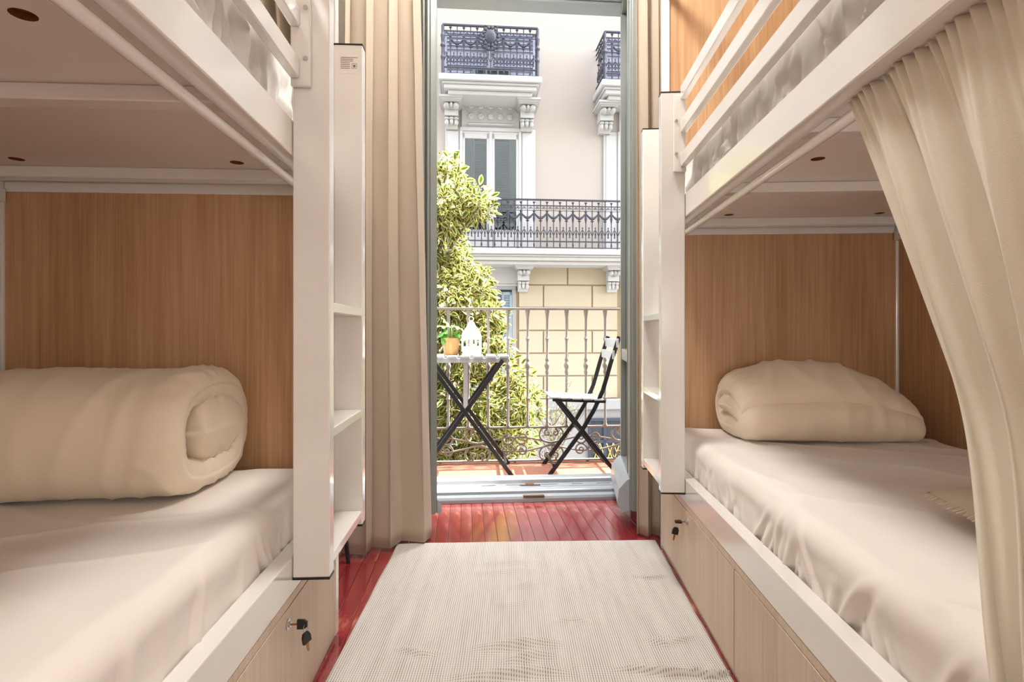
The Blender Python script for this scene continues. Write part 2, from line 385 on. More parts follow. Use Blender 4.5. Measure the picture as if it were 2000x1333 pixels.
# the two door leaves, opened inwards
def leaf(name, hinge, free, side, dm=1.0):
    h = to_frame((hinge[0], hinge[1], 0), ROOM_O, ROOM_A)
    d = Vector((free[0] - hinge[0], free[1] - hinge[1])); L = d.length; a = math.atan2(d.y, d.x)
    # local x runs along the leaf from the hinge, local +y*side faces the opening
    T = 0.024; z0, z1 = 0.098, 2.82; st = 0.075
    fr = [box(0, st, -T, T, z0, z1), box(L - st, L, -T, T, z0, z1), box(st, L - st, -T, T, z1 - 0.08, z1), box(st, L - st, -T, T, z0, z0 + 0.16), box(st, L - st, -T, T, 0.80, 0.86)]
    root = obj(name, fr, 'grey_paint', bev=0.004, kind='structure', loc=(hinge[0], hinge[1], 0), rotz=a)
    obj('glazing_bead', [box(st, st + .012, -T - .004, T + .004, z0 + .16, z1 - .08), box(L - st - .012, L - st, -T - .004, T + .004, z0 + .16, z1 - .08)], 'grey_paint', root, bev=0.002)
    obj('pane', box(st + 0.002, L - st - 0.002, -0.003, 0.003, 0.86, z1 - 0.08), 'glass', root)
    obj('pane', box(st + 0.002, L - st - 0.002, -0.003, 0.003, z0 + 0.16, 0.80), 'glass', root)
    s = side
    obj('drip_moulding', prism([(s * T, z0 + 0.15 * dm), (s * (T + 0.012 * dm), z0 + 0.145 * dm), (s * (T + 0.05 * dm), z0 + 0.10 * dm), (s * (T + 0.056 * dm), z0 + 0.03 * dm), (s * (T + 0.035 * dm), z0 - 0.008), (s * T, z0)], 'x', 0.02, L), 'pale_grey_paint', root, smooth=30)
    # rebated meeting edge and espagnolette rod
    obj('meeting_stile', [box(L, L + 0.012, -0.012, 0.014, z0, z1)], 'grey_paint', root, bev=0.003)
    obj('bolt_rod', tube([(L - 0.035, -s * (T + 0.008), z0 + 0.05), (L - 0.035, -s * (T + 0.008), z1 - 0.05)], 0.006), 'grey_paint', root, smooth=60)
    return root
leaf('door_1', (-0.585, 3.10), (-0.375, 2.60), 1, 0.4)
leaf('door_2', (0.648, 3.185), (0.585, 2.64), -1)

# added ceiling lamps, both out of view, that brighten the interior 
def ceiling_fill_lamp(loc, label, glow, r=0.24):
    root = empty('ceiling_fill_lamp', loc, 0, label=label, cat='lamp')
    obj('base_plate', lathe([(r + .015, -0.02), (r + .015, 0)], 32), 'white_lacquer', root, smooth=40)
    obj('diffuser', lathe([(r * .25, -0.09), (r * .6, -0.082), (r * .85, -0.06), (r, -0.02)], 32), glow, root, smooth=60)
ceiling_fill_lamp((0.05, 1.80, ZC - 0.001), 'unseen ceiling lamp added to light the aisle between the bunks', 'ceiling_fill_glow')
ceiling_fill_lamp((0.10, -1.15, ZC - 0.001), 'unseen ceiling lamp added behind the camera to fill the room with light', 'back_fill_glow')

# added globe lamp, unseen behind the camera, to light under the bunks
fl = empty('globe_fill_lamp', (0.78, -1.40, 0), 0, label='unseen paper globe lamp added behind the camera to light the lower bunks', cat='lamp')
obj('base', [lathe([(0.14, 0), (0.14, 0.015), (0.02, 0.03)], 24)], 'black_steel', fl, smooth=40)
obj('pole', [tube([(0, 0, 0.02), (0, 0, 0.92)], 0.011, 12)], 'black_steel', fl, smooth=60)
obj('globe_shade', [ball((0, 0, 1.12), 0.22, 0.22, 0.21, 28, 16)], 'globe_fill_glow', fl, smooth=180)

# ================================================================== BUNK BEDS
def bunk(origin, ang, s, label):
    """u = from the aisle face towards the wall, v = from the window end towards the camera"""
    root = empty('bunk_bed', (origin[0], origin[1], 0), ang, label=label, cat='bunk bed', group='white and oak bunk beds along the two walls')
    def B(u0, u1, v0, v1, z0, z1): return box(s * u0, s * u1, -v0, -v1, z0, z1)
    def P(u, v, z): return (s * u, -v, z)
    W, L = 1.03, 2.02
    def o(name, parts, m='white_lacquer', bev=0.003, parent=root, **k): return obj(name, parts, m, parent, bev=bev, **k)
    # frame posts
    for u in (0.002, W - 0.036):
        for v in (0.04, L - 0.034): o('corner_post', [B(u, u + 0.034, v, v + 0.034, 0.0, 2.50)])
    # lower rails and upper rails
    for u in (0.0, W - 0.04): 
        o('side_rail', [B(u, u + 0.04, 0.074, L - .034, 0.325, 0.413)])
        o('side_rail', [B(u, u + 0.045, 0.074 if u else .03, L - .034, 1.375, 1.46)])
        o('top_rail', [B(u + .004, u + 0.032, 0.074, L - .034, 2.435, 2.47)])
    for v in (0.04, L - 0.034):
        o('end_rail', [B(0.036, W - 0.036, v, v + 0.03, 0.325, 0.413)])
        o('end_rail', [B(0.036, W - 0.036, v, v + 0.03, 1.378, 1.46)])
        o('top_rail', [B(0.036, W - 0.036, v, v + 0.03, 2.435, 2.47)])
    # wood panels
    for v in (0.05,):
        o('end_panel', [B(0.034, W - 0.036, v, v + 0.016, 0.413, 1.378)], 'oak_panel', 0.001)
        o('end_panel', [B(0.034, W - 0.036, v, v + 0.016, 1.46, 2.435)], 'oak_panel', 0.001)
    o('side_panel', [B(W - 0.026, W - 0.010, 0.076, L - 0.036, 0.413, 1.378)], 'oak_panel', 0.001)
    o('side_panel', [B(W - 0.026, W - 0.010, 0.076, L - 0.036, 1.46, 2.435)], 'oak_panel', 0.001)
    # corner bracket with screw under the upper bunk
    cb = o('corner_bracket', [B(W - 0.046, W - 0.0265, 0.0745, L - 0.036, 1.345, 1.385)], bev=0.002)
    x, y, z = P(W - 0.0465, 0.125, 1.365)
    obj('screw', [tube([(x + s * .001, y, z), (x - s * 0.004, y, z), (x - s * 0.006, y, z)], [0.010, 0.010, 0.006], 14)], 'chrome', cb, smooth=40)
    # upper platform: boards with finger holes over cross beams
    beams = [0.10, 0.66, 1.20, 1.74]
    for v in beams: o('cross_beam', [B(0.045, W - 0.04, v, v + 0.05, 1.403, 1.435)])
    edges = [0.07] + [b + 0.025 for b in beams[1:]] + [L - 0.03]
    for i in range(len(edges) - 1):
        v0, v1 = edges[i] + .001, edges[i + 1] - .001
        bm = bmesh.new(); loops = []
        corners = [bm.verts.new(P(u, v, 1.435)) for u, v in ((0.046, v0), (W - 0.04, v0), (W - 0.04, v1), (0.046, v1))]
        for k in range(4): bm.edges.new((corners[k], corners[(k + 1) % 4]))
        holes = []
        if i in (0, 1, 2):
            hv = [0.21, 0.945, 1.48][i]
            for hu in (0.245, 0.845):
                vs_ = [bm.verts.new(P(hu + 0.0185 * math.cos(a * math.pi / 12), hv + 0.0185 * math.sin(a * math.pi / 12), 1.435)) for a in range(24)]
                for k in range(24): bm.edges.new((vs_[k], vs_[(k + 1) % 24]))
                holes.append((hu, hv))
        bmesh.ops.triangle_fill(bm, use_beauty=True, use_dissolve=False, edges=bm.edges[:])
        r_ = bmesh.ops.extrude_face_region(bm, geom=bm.faces[:])
        bmesh.ops.translate(bm, verts=[g for g in r_['geom'] if isinstance(g, bmesh.types.BMVert)], vec=(0, 0, 0.014))
        bmesh.ops.recalc_face_normals(bm, faces=bm.faces)
        me = bpy.data.meshes.new('platform_board'); bm.to_mesh(me); bm.free(); me.materials.append(MATS['white_board'])
        pb = link('platform_board', me, root)
        for hu, hv in holes:
            x, y, z = P(hu, hv, 1.435)
            tv, tf = lathe([(0.0183, -0.0002), (0.0183, 0.0130)], 24); tf = [f for f in tf if len(f) == 4] + [tuple(range(24, 48))]
            obj('hole_edge', [([(x + a, y + b, z + c) for a, b, c in tv], tf)], 'raw_board', pb)
    # curtain rod under the upper rail
    o('curtain_rod', [tube([P(0.056, 0.06, 1.356), P(0.056, L - 0.03, 1.356)], 0.0115, 16)], bev=0, smooth=60)
    o('rod_bracket', [B(0.04, 0.075, 0.074, 0.080, 1.336, 1.40)])
    # ladder
    v1, v2 = 0.478, 0.113; pw = 0.04
    lad = None
    for v in (v1, v2):
        q = [B(-0.088, -0.001, v - pw, v, 0.362, 1.83)]
        pst = obj('ladder_post', q, 'white_lacquer', root, bev=0.003)
        obj('end_cap', [B(-0.0885, -0.0005, v - pw - .0005, v + .0005, 1.8295, 1.834)], 'black_plastic', pst)
        obj('end_cap', [B(-0.0885, -0.0005, v - pw - .0005, v + .0005, 0.357, 0.3625)], 'black_plastic', pst)
        if v == v2: back_post = pst
    for z in (0.405, 0.715, 1.025):
        o('ladder_step', [B(-0.086, -0.004, v2, v1 - pw, z - 0.026, z)])
    # ladder mounting blocks to the frame
    for z in (0.37, 1.42): o('mounting_block', [B(-0.004, 0.002, v2 - .035, v2 - .005, z, z + .04)], bev=0.001)
    # guard rail: bracket and three slats
    br = o('guard_bracket', [B(-0.046, 0.0, v1 + 0.001, v1 + 0.014, 1.535, 1.815)])
    for z in (1.60, 1.72): 
        x, y, zz = P(-0.036, v1 + 0.0145, z)
        obj('screw', [tube([(x, y, zz), (x, y - 0.003, zz)], 0.0055, 12)], 'chrome', br, smooth=40)
    for z in (1.552, 1.6745, 1.797):
        o('guard_slat', [B(-0.022, 0.0, v1 + 0.015, L - 0.01, z, z + 0.048)])
    # drawers under the bed
    o('drawer_top_strip', [B(0.001, 0.018, 0.075, L - .04, 0.304, 0.3245)], 'daylit_oak', 0.001)
    o('base_strip', [B(0.006, 0.018, 0.075, L - .04, 0.0, 0.019)], 'daylit_oak', 0.001)
    for v0, va, lk in ((0.082, 0.988, 0.51), (0.992, 1.975, 1.445)):
        d = o('drawer', [B(0.0, 0.018, v0, va, 0.021, 0.302)], 'daylit_oak', 0.001)
        x, y, z = P(0.0, lk, 0.268)
        obj('lock', [tube([(x + s * 0.002, y, z), (x - s * 0.003, y, z), (x - s * .004, y, z)], [0.0125, 0.0125, 0.009], 20), tube([(x - s * .003, y, z), (x - s * .008, y, z)], 0.0065, 14)], 'chrome', d, smooth=50)
    o('drawer_case', [B(0.020, 0.036, 0.08, L - .04, 0.02, 0.30), B(W - .05, W - .035, .08, L - .04, .02, .3), B(0.036, W - .05, .08, .095, .02, .3)], 'white_board', 0.001)
    # slatted base board of the lower bunk
    o('bed_base', [B(0.04, W - 0.04, 0.074, L - 0.036, 0.34, 0.36)], 'white_board', 0.001)
    return root, P, back_post
ANG = math.atan(0.054)
RO = (0.660, 2.50); LO = (-0.5515, 1.80)
bed_r, PR, _ = bunk(RO, -ANG, 1, 'right white and oak bunk bed with a cream curtain hung on its lower bunk')
bed_l, PL, lpost = bunk(LO, ANG, -1, 'left white and oak bunk bed with a printed sticker on its ladder post')
# printed sticker on the rear ladder post of the left bed
stk = obj('sticker', box(0.018, 0.076, -0.1131, -0.1136, 1.742, 1.80), 'white_lacquer', lpost)
ln = []
for k in range(7):
    z = 1.790 - k * 0.0055; ln.append(box(0.022, 0.074 if k == 0 else (0.060 if k < 3 else 0.050), -0.1137, -0.1140, z, z + 0.0018))
for b_ in ((0.056, 0.057, 1.757, 1.773), (0.070, 0.071, 1.757, 1.773), (0.056, 0.071, 1.757, 1.758), (0.056, 0.071, 1.772, 1.773), (0.060, 0.067, 1.761, 1.769)):
    ln.append(box(b_[0], b_[1], -0.1137, -0.1140, b_[2], b_[3]))
obj('print', ln, 'print', lpost)

# ------------------------------------------------------------------ mattresses with wrinkled fitted sheets
def fbm(x, y, z=0.0, o=3):
    return noise.fractal(Vector((x, y, z)), 1.0, 2.0, o)
def ridge(x, y, z=0.0):
    return 1 - abs(noise.noise(Vector((x, y, z)))) * 2

def mattress(P, name, z0, z1, u0, u1, v0, v1, m, seed, label, group, pleat=0.012, soft=0.05):
    """closed soft slab; wrinkles run down the sides, long soft creases on top"""
    nv = 330; r = soft
    rnd = random.Random(int(seed * 10)); creases = []
    for _ in range(int(34 * pleat / 0.012)):
        creases.append((rnd.uniform(v0, v1), rnd.uniform(-0.16, 0.16), rnd.uniform(0.45, 1.25), rnd.uniform(0.008, 0.020), rnd.uniform(0.25, 1.0) * pleat * 0.75))
    # profile in (u,z): outward normal too
    prof = []
    def add(u, z, nu, nz, side): prof.append((u, z, nu, nz, side))
    H = z1 - z0
    for i in range(20): add(u0, z0 + (H - r) * i / 20, -1, 0, 1)
    for i in range(8):
        a = math.pi * (1 - i / 16); add(u0 + r + r * math.cos(a), z1 - r + r * math.sin(a), math.cos(a), math.sin(a), 1 - i / 8)
    nt_ = 70
    for i in range(nt_ + 1): add(u0 + r + (u1 - u0 - 2 * r) * i / nt_, z1, 0, 1, 0)
    for i in range(1, 9):
        a = math.pi / 2 * (1 - i / 8); add(u1 - r + r * math.cos(a), z1 - r + r * math.sin(a), math.cos(a), math.sin(a), 0)
    for i in range(1, 8): add(u1, z1 - r - (H - r) * i / 8, 1, 0, 0)
    n = len(prof); V = []; F = []
    for j in range(nv + 1):
        tv = j / nv; v = v0 + (v1 - v0) * tv
        ed = min(1.0, min(tv, 1 - tv) * (v1 - v0) / 0.06); dip = (1 - ed) ** 2 * 0.045
        for (u, z, nu, nz, sd) in prof:
            h = (z - z0) / H
            w = 0.010 * fbm(u * 2.0 + seed, v * 1.3, 0) * nz
            w += 0.005 * max(0, ridge(u * 3 + v * 1.4 + seed, v * 2.2 - u * 1.2)) ** 4 * nz
            if nz > 0.9: w += 0.006 * max(0, ridge(u * 1.4 - v * 3 + seed, v * 1.1, 3.1)) ** 8
            if sd > 0:
                c_ = 0.0
                for (vc, sl, ht, wd, am) in creases:
                    dv = v - vc - sl * (h - 0.3)
                    if abs(dv) < 4 * wd:
                        fade = max(0.0, 1 - (h / ht) ** 2) if h < ht else 0.0
                        c_ += am * fade * (math.exp(-(dv / wd) ** 2) - 0.6 * math.exp(-((dv - 1.3 * wd) / wd) ** 2))
                w += sd * (c_ + pleat * 0.45 * fbm(v * 3.5, h * 1.5, seed) - 0.002)
            zz = z + w * nz - dip * (1 if h > 0.5 else 0)
            uu = u + w * nu * 0.9 + (0.02 * (1 - ed) ** 2) * (-nu)
            V.append(P(uu, v, max(z0, zz)))
    for j in range(nv):
        for i in range(n - 1):
            a = j * n + i; F.append((a, a + 1, a + n + 1, a + n))
    F.append(tuple(range(n))); F.append(tuple(nv * n + i for i in range(n)))
    for j in range(nv): F.append((j * n, (j + 1) * n, (j + 1) * n + n - 1, j * n + n - 1))
    return V, F

def add_mattress(bed, P, z0, z1, label, seed, m='sheet', pleat=0.012, u0=0.042, z_in=None):
    # rests on the base board; the sheet bulges a little over the rail
    V, F = mattress(P, 'mattress', z0, z1, u0, 0.985, 0.10, 1.95, m, seed, label, None, pleat)
    o = obj('mattress', [(V, F)], m, smooth=50, loc=bed.location, rotz=bed.rotation_euler[2], label=label, cat='mattress', group='mattresses in fitted sheets on the bunks')
    return o
add_mattress(bed_r, PR, 0.361, 0.538, 'mattress in a white fitted sheet on the lower right bunk under the small cushion', 3.3, pleat=0.016)
add_mattress(bed_l, PL, 0.361, 0.538, 'mattress in a cream fitted sheet on the lower left bunk', 8.1, pleat=0.012)
add_mattress(bed_r, PR, 1.450, 1.665, 'wrinkled grey-white sheeted mattress behind the slats of the upper right bunk', 13.7, 'sheet_grey', 0.026, 0.055)
add_mattress(bed_l, PL, 1.450, 1.665, 'wrinkled grey-white sheeted mattress behind the slats of the upper left bunk', 21.2, 'sheet_grey', 0.026, 0.055)

# ------------------------------------------------------------------ rolled duvets
def duvet(center_line, thick, length, seed, wrinkle=0.006, taper=0.06, M=70, core=0.0):
    """thick sheet swept along a (p,q) centre line, a = roll axis"""
    C = [Vector((p, q, 0)) for p, q in center_line]; N = len(C); V = []; F = []
    nor = []
    for i in range(N):
        d = (C[min(N - 1, i + 1)] - C[max(0, i - 1)]).normalized(); nor.append(Vector((-d.y, d.x, 0)))
    s = [0.0]
    for i in range(1, N): s.append(s[-1] + (C[i] - C[i - 1]).length)
    S = s[-1]
    ring = 2 * M
    for i in range(N):
        es = max(0.0, 1 - abs(2 * min(max(s[i], 0.0), S) / S - 1) ** 14) ** 0.5
        tel = 0.02 * noise.noise(Vector((s[i] * 2.5, seed, 0.3))) + 2 * core * (1 - s[i] / S) ** 1.3
        for k in range(ring):
            if k < M: t = k / (M - 1); sg = 1
            else: t = 1 - (k - M) / (M - 1); sg = -1
            # cosine spacing puts more rows at the puffy ends
            tt = 0.5 - 0.5 * math.cos(math.pi * t); a = (tt - 0.5)
            ea = max(0.0, 1 - abs(2 * a) ** 14) ** 0.5
            w = wrinkle * fbm(s[i] * 5 + seed, a * length * 5, sg)
            w += wrinkle * 1.2 * max(0, ridge(s[i] * 3 + a * 2 + seed, a * length * 9, sg * 2)) ** 5
            near = max(0.0, (abs(2 * a) - 0.72) / 0.28)
            w += near * 0.016 * ridge(s[i] * 24 + seed, a * 5, 5) * (1 if ea > 0.02 else 0)
            h = (thick(s[i] / S) if callable(thick) else thick) / 2 * ea * es + w * ea
            cp = C[i] * (1 - taper * abs(2 * a) ** 3)
            p = cp + nor[i] * (h * sg)
            V.append((p.x, p.y, a * (length + (tel if a < 0 else 0.0))))
    for i in range(N - 1):
        for k in range(ring):
            k2 = (k + 1) % ring; F.append((i * ring + k, i * ring + k2, (i + 1) * ring + k2, (i + 1) * ring + k))
    F.append(tuple(range(ring))); F.append(tuple((N - 1) * ring + k for k in range(ring)))
    return V, F

def spiral(rx, rz, turns, a_end, inner, ex=2.5, n=130, direction=1, lean=0.0):
    pts = []
    for i in range(n):
        t = i / (n - 1); ang = a_end - direction * (1 - t) * turns * 2 * math.pi
        k = inner + (1 - inner) * t
        c, s_ = math.cos(ang), math.sin(ang)
        r = (abs(c) ** ex + abs(s_) ** ex) ** (-1 / ex)
        pts.append((rx * k * r * c + lean * s_ * k, rz * k * r * s_))
    return pts

def place_duvet(VF, bed, P, u, v, z, name, label, m='duvet', yaw=0.0):
    V, F = VF; out = []; c, s_ = math.cos(yaw), math.sin(yaw)
    for p, q, a in V:
        # a runs along u (across the bed); p along v (towards the camera)
        uu = a * c - p * s_; vv = a * s_ + p * c
        out.append(P(u + uu, v + vv, max(z + q, 0.545 if m == 'duvet' else -9)))
    return obj(name, [(out, F)], m, smooth=180, loc=bed.location, rotz=bed.rotation_euler[2], label=label, cat='duvet', group='folded cream duvets on the lower bunks')
def smooth_path(pts, n=130):
    P_ = [Vector((a, b)) for a, b in pts]; P_ = [P_[0] * 2 - P_[1]] + P_ + [P_[-1] * 2 - P_[-2]]; out = []
    for i in range(1, len(P_) - 2):
        for k in range(24):
            t = k / 24; a, b, c, d = P_[i - 1:i + 3]
            out.append(0.5 * ((2 * b) + (c - a) * t + (2 * a - 5 * b + 4 * c - d) * t * t + (3 * b - a - 3 * c + d) * t ** 3))
    out.append(P_[-2])
    L_ = [0.0]
    for i in range(1, len(out)): L_.append(L_[-1] + (out[i] - out[i - 1]).length)
    res = []; j = 0
    for k in range(n):
        s_ = L_[-1] * k / (n - 1)
        while j < len(L_) - 2 and L_[j + 1] < s_: j += 1
        f_ = (s_ - L_[j]) / max(1e-9, L_[j + 1] - L_[j]); q = out[j].lerp(out[j + 1], min(1, max(0, f_))); res.append((q.x, q.y))
    return res
def shape_duvet(VF, length, fn):
    V, F = VF; return [fn(p, q, a, 2 * a / length) for p, q, a in V], F
lc = smooth_path([(.085, .0), (0, .005), (-.085, .0), (-.14, -.04), (-.12, -.105), (-.03, -.125), (.09, -.122), (.165, -.09), (.188, -.01), (.165, .075), (.085, .120), (-.04, .128), (-.14, .105), (-.19, .04), (-.198, -.03), (-.185, -.085)], 160)
def lth(t):
    k = min(1.0, max(0.0, (t - 0.13) / 0.14)); k = k * k * (3 - 2 * k); return 0.215 + (0.082 - 0.215) * k
dv = shape_duvet(duvet(lc, lth, 0.70, 4.2, 0.006, taper=0.05, core=0.012), 0.70, lambda p, q, a, t: (p + 0.01 * math.sin(a * 7), -0.15 + (q + 0.15) * (1.0 - 0.10 * (t + 1) / 2 + 0.03 * math.sin(a * 6)), a))
place_duvet(dv, bed_l, PL, 0.615, 0.29, 0.545 + 0.150, 'duvet', 'large cream duvet rolled up on the lower left bunk')
rc = smooth_path([(-.11, .015), (.0, .018), (.10, .0), (.155, -.035), (.12, -.072), (.02, -.078), (-.11, -.075), (-.17, -.035), (-.18, .02), (-.14, .07), (-.05, .092), (.05, .082), (.125, .045), (.172, .0)], 150)
dv = shape_duvet(duvet(rc, 0.108, 0.66, 9.4, 0.007, taper=0.0, core=0.015), 0.66, lambda p, q, a, t: (p * (1 - .16 * abs(t) ** 2.5), -0.12 + (q + 0.12) * (1.10 - (.42 if t > 0 else .34) * abs(t + .12) ** 2.2), a))
place_duvet(dv, bed_r, PR, 0.555, 0.27, 0.545 + 0.120, 'duvet', 'cream duvet folded into a dome on the lower right bunk')

# small cushion lying by the curtain
def cushion():
    h = 0.2; n = 40; V = []; F = []
    def z_of(a, b, sg):
        e = max(0, (1 - abs(a) ** 3.2)) ** 0.6 * max(0, (1 - abs(b) ** 3.2)) ** 0.6
        return sg * 0.05 * e + 0.004 * fbm(a * 6, b * 6, sg) * (e > 0.01)
    for sg in (1, -1):
        for j in range(n + 1):
            for i in range(n + 1):
                a = 2 * i / n - 1; b = 2 * j / n - 1
                pull = 1 - 0.05 * (1 - abs(b) ** 2) * abs(a) ** 4; pull2 = 1 - 0.05 * (1 - abs(a) ** 2) * abs(b) ** 4
                V.append((a * h * pull, b * h * pull2, z_of(a, b, sg)))
        o_ = 0 if sg == 1 else (n + 1) ** 2
        for j in range(n):
            for i in range(n):
                q = o_ + j * (n + 1) + i; F.append((q, q + 1, q + n + 2, q + n + 1))
    return V, F
cz = 0.60
cu = empty('cushion', (1.075, 0.985, cz), R(-9), label='small beige fringed cushion lying beside the cream bunk curtain', cat='cushion')
cb_ = obj('cover', [cushion()], 'linen', cu, smooth=180)
fr_ = []
for k in range(44):
    for a, b, dx, dy in ((-1, 0, -1, 0), (1, 0, 1, 0), (0, 1, 0, 1), (0, -1, 0, -1)):
        tpos = (k / 43 * 2 - 1) * 0.19
        x = a * 0.193 + (tpos if a == 0 else 0); y = b * 0.193 + (tpos if b == 0 else 0)
        l_ = random.uniform(0.012, 0.022)
        fr_.append(tube([(x, y, 0), (x + dx * l_ + random.uniform(-.004, .004), y + dy * l_ + random.uniform(-.004, .004), -0.008)], 0.0013, 4))
obj('fringe', fr_, 'linen', cu, kind='stuff')

# ------------------------------------------------------------------ curtains
def curtain_vf(path_top, path_bot, z1, z0, nfold, amp_top, amp_bot, nu=220, nv=60, seed=1.0, thick=0.0, hem=0.0, sharp=1.0):
    """sheet between two plan polylines; folds keep their number from top to bottom"""
    def lerp_path(path, t):
        n = len(path) - 1; i = min(int(t * n), n - 1); f_ = t * n - i
        return Vector(path[i]).lerp(Vector(path[i + 1]), f_)
    def fn(a, b):
        p0 = lerp_path(path_top, a); p1 = lerp_path(path_bot, a)
        e = b ** 1.15
        p = p0.lerp(p1, e)
        d = (lerp_path(path_bot, min(1, a + .02)) - lerp_path(path_bot, max(0, a - .02))).normalized(); nrm = Vector((-d.y, d.x))
        amp = amp_top + (amp_bot - amp_top) * e
        ph = 2 * math.pi * nfold * (a + 0.035 * noise.noise(Vector((a * 4, b * 1.3, seed)))) 
        w = math.sin(ph); w = math.copysign(abs(w) ** sharp, w)
        am = amp * (0.65 + 0.7 * abs(noise.noise(Vector((a * 5 + seed, b * 0.7, 1)))))
        q = p + nrm * (am * w) + d * (0.25 * am * math.sin(2 * ph)) + nrm * (0.006 * fbm(a * 6, b * 5, seed))
        z = z1 + (z0 - z1) * b + hem * noise.noise(Vector((a * 6, seed, 0))) * b
        return (q.x, q.y, z)
    return grid(fn, nu, nv)

def curtain(name, label, parts, m, cat='curtain', solid=0.0016, smooth=180):
    o = obj(name, parts, m, smooth=smooth, label=label, cat=cat)
    md = o.modifiers.new('cloth_thickness', 'SOLIDIFY'); md.thickness = solid; md.offset = 0
    return o
# window curtain, left of the door
curtain('window_curtain', 'beige linen window curtain in front of the open left door leaf',
        [curtain_vf([(-0.70, 2.35), (-0.55, 2.42), (-0.41, 2.50)], [(-0.72, 2.29), (-0.55, 2.41), (-0.35, 2.52)], 3.0, 0.016, 3.3, 0.034, 0.05, seed=2.2, sharp=1.0)], 'linen')
# window curtain, right of the door
curtain('window_curtain', 'cream window curtain hanging between the right ladder and the open right door leaf',
        [curtain_vf([(0.585, 2.60), (0.68, 2.60), (0.80, 2.60)], [(0.58, 2.57), (0.68, 2.575), (0.78, 2.58)], 3.0, 0.008, 3.4, 0.022, 0.036, seed=5.2)], 'linen')
# white sheer at the window wall
curtain('sheer_curtain', 'white sheer curtain glimpsed above the left ladder post behind the linen curtain',
        [curtain_vf([(-1.35, 2.78), (-0.78, 2.86)], [(-1.35, 2.78), (-0.80, 2.86)], 3.0, 0.01, 9, 0.024, 0.03, seed=7.7)], 'sheer')
# curtain rod of the window
rodv = [(-1.45, 2.60, 3.015), (0.95, 2.66, 3.015)]
rd = empty('window_curtain_rod', (0, 0, 0), 0, label='pale rod high above the balcony door that carries the window curtains', cat='curtain rod')
obj('rod', [tube(rodv, 0.012, 12)], 'white_lacquer', rd, smooth=60)
for x in (-1.40, 0.90): obj('bracket', [bar((x, 2.62, 3.015), (x, 3.10 + .08 * x, 3.03), 0.014, 0.03)], 'white_lacquer', rd)

# bunk curtain on the lower right bunk (hangs from the rod, drawn towards the camera)
def bunk_curtain():
    def fn(a, b):
        # a: 0 = free edge (far), 1 = near;  b: 0 top, 1 bottom
        vt = 1.485 + 0.475 * a
        vb = 1.99 + 0.06 * a
        e = b ** 0.97
        v = vt + (vb - vt) * e
        k_ = min(1, max(0, (b - 0.5) / 0.42)); u = 0.042 - 0.070 * k_ * k_ * (3 - 2 * k_)
        nf = 4.6
        ph = 2 * math.pi * nf * (a ** 0.9 + 0.03 * noise.noise(Vector((a * 5, b * 1.5, 4.0))))
        pinch = 0.3 + 0.7 * min(1, b * 4)
        am = (0.017 + 0.010 * b) * (0.55 + 0.9 * abs(noise.noise(Vector((a * 6, b * 1.1, 9))))) * pinch * min(1.0, a * 8 + 0.15)
        w = math.sin(ph); w = math.copysign(abs(w) ** 0.8, w)
        u += am * w - 0.004; v += 0.35 * am * math.sin(2 * ph)
        u += 0.006 * math.exp(-b * 14) * math.sin(2 * math.pi * 22 * a)
        z = 1.373 + (0.40 - 1.373) * b
        return PR(u, v, z)
    return grid(fn, 260, 110)
o = curtain('bunk_curtain', 'thick cream curtain gathered on the rod of the lower right bunk', [bunk_curtain()], 'cream_cloth')
o.location = bed_r.location; o.rotation_euler = bed_r.rotation_euler
# beige curtain bunched at the window end of the upper left bunk
def upper_curtain():
    def fn(a, b):
        u = 0.06 + 0.19 * a + 0.012 * math.sin(b * 5); v = 0.13 + 0.03 * math.sin(2 * math.pi * 4.5 * a + 0.6 * b)
        return PL(u, v, 2.42 + (1.63 - 2.42) * b)
    return grid(fn, 120, 30)
o = curtain('bunk_curtain', 'beige curtain bunched at the window end of the upper left bunk', [upper_curtain()], 'linen')
o.location = bed_l.location; o.rotation_euler = bed_l.rotation_euler

# ------------------------------------------------------------------ rug
def rug():
    ridges = [  # x, y, half length, height, width
        (0.02, 1.66, 0.17, 0.010, 0.020), (0.20, 1.80, 0.09, 0.0035, 0.009), (-0.28, 1.63, 0.08, 0.006, 0.014), (0.05, 1.60, 0.10, 0.008, 0.018),
        (0.0, 1.52, 0.20, 0.010, 0.018), (0.42, 1.53, 0.16, 0.009, 0.008), (0.55, 1.52, 0.07, 0.010, 0.006), (0.05, 2.05, 0.08, 0.005, 0.02),
        (-0.02, 2.17, 0.17, 0.005, 0.022), (0.0, 2.25, 0.18, 0.005, 0.02), (0.53, 2.12, 0.10, 0.006, 0.010), (0.45, 1.68, 0.06, 0.005, 0.012),
        (0.5, 1.70, 0.08, 0.005, 0.012), (-0.1, 1.40, 0.3, 0.008, 0.02), (0.3, 1.3, 0.2, 0.008, 0.02), (0.02, 1.92, 0.1, 0.004, 0.02)]
    def fn(a, b):
        y = 0.55 + (2.47 - 0.55) * b
        xl = -0.505 - 0.006 * (y - 1.5) + 0.004 * noise.noise(Vector((y * 5, 0, 0))); xr = 0.600 + 0.054 * (y - 1.5) + 0.004 * noise.noise(Vector((y * 5, 4, 0)))
        x = xl + (xr - xl) * a
        yy = y + 0.042 * a * b ** 6 + 0.004 * noise.noise(Vector((x * 7, b, 2)))
        z = 0.006 + 0.0022 * (1 + fbm(x * 3, y * 5, 1)) * min(1, 12 * a) * min(1, 12 * (1 - a))
        for rx, ry, L_, h_, w_ in ridges:
            dx = (x - rx) / L_
            if abs(dx) < 1:
                dy = (y - ry - 0.012 * math.sin(dx * 3 + rx * 9)) / w_
                if abs(dy) < 3.5: z += 2.5 * h_ * math.exp(-dy * dy) * (1 - dx * dx) ** 1.5
        return (x, yy, z)
    return grid(fn, 150, 330)
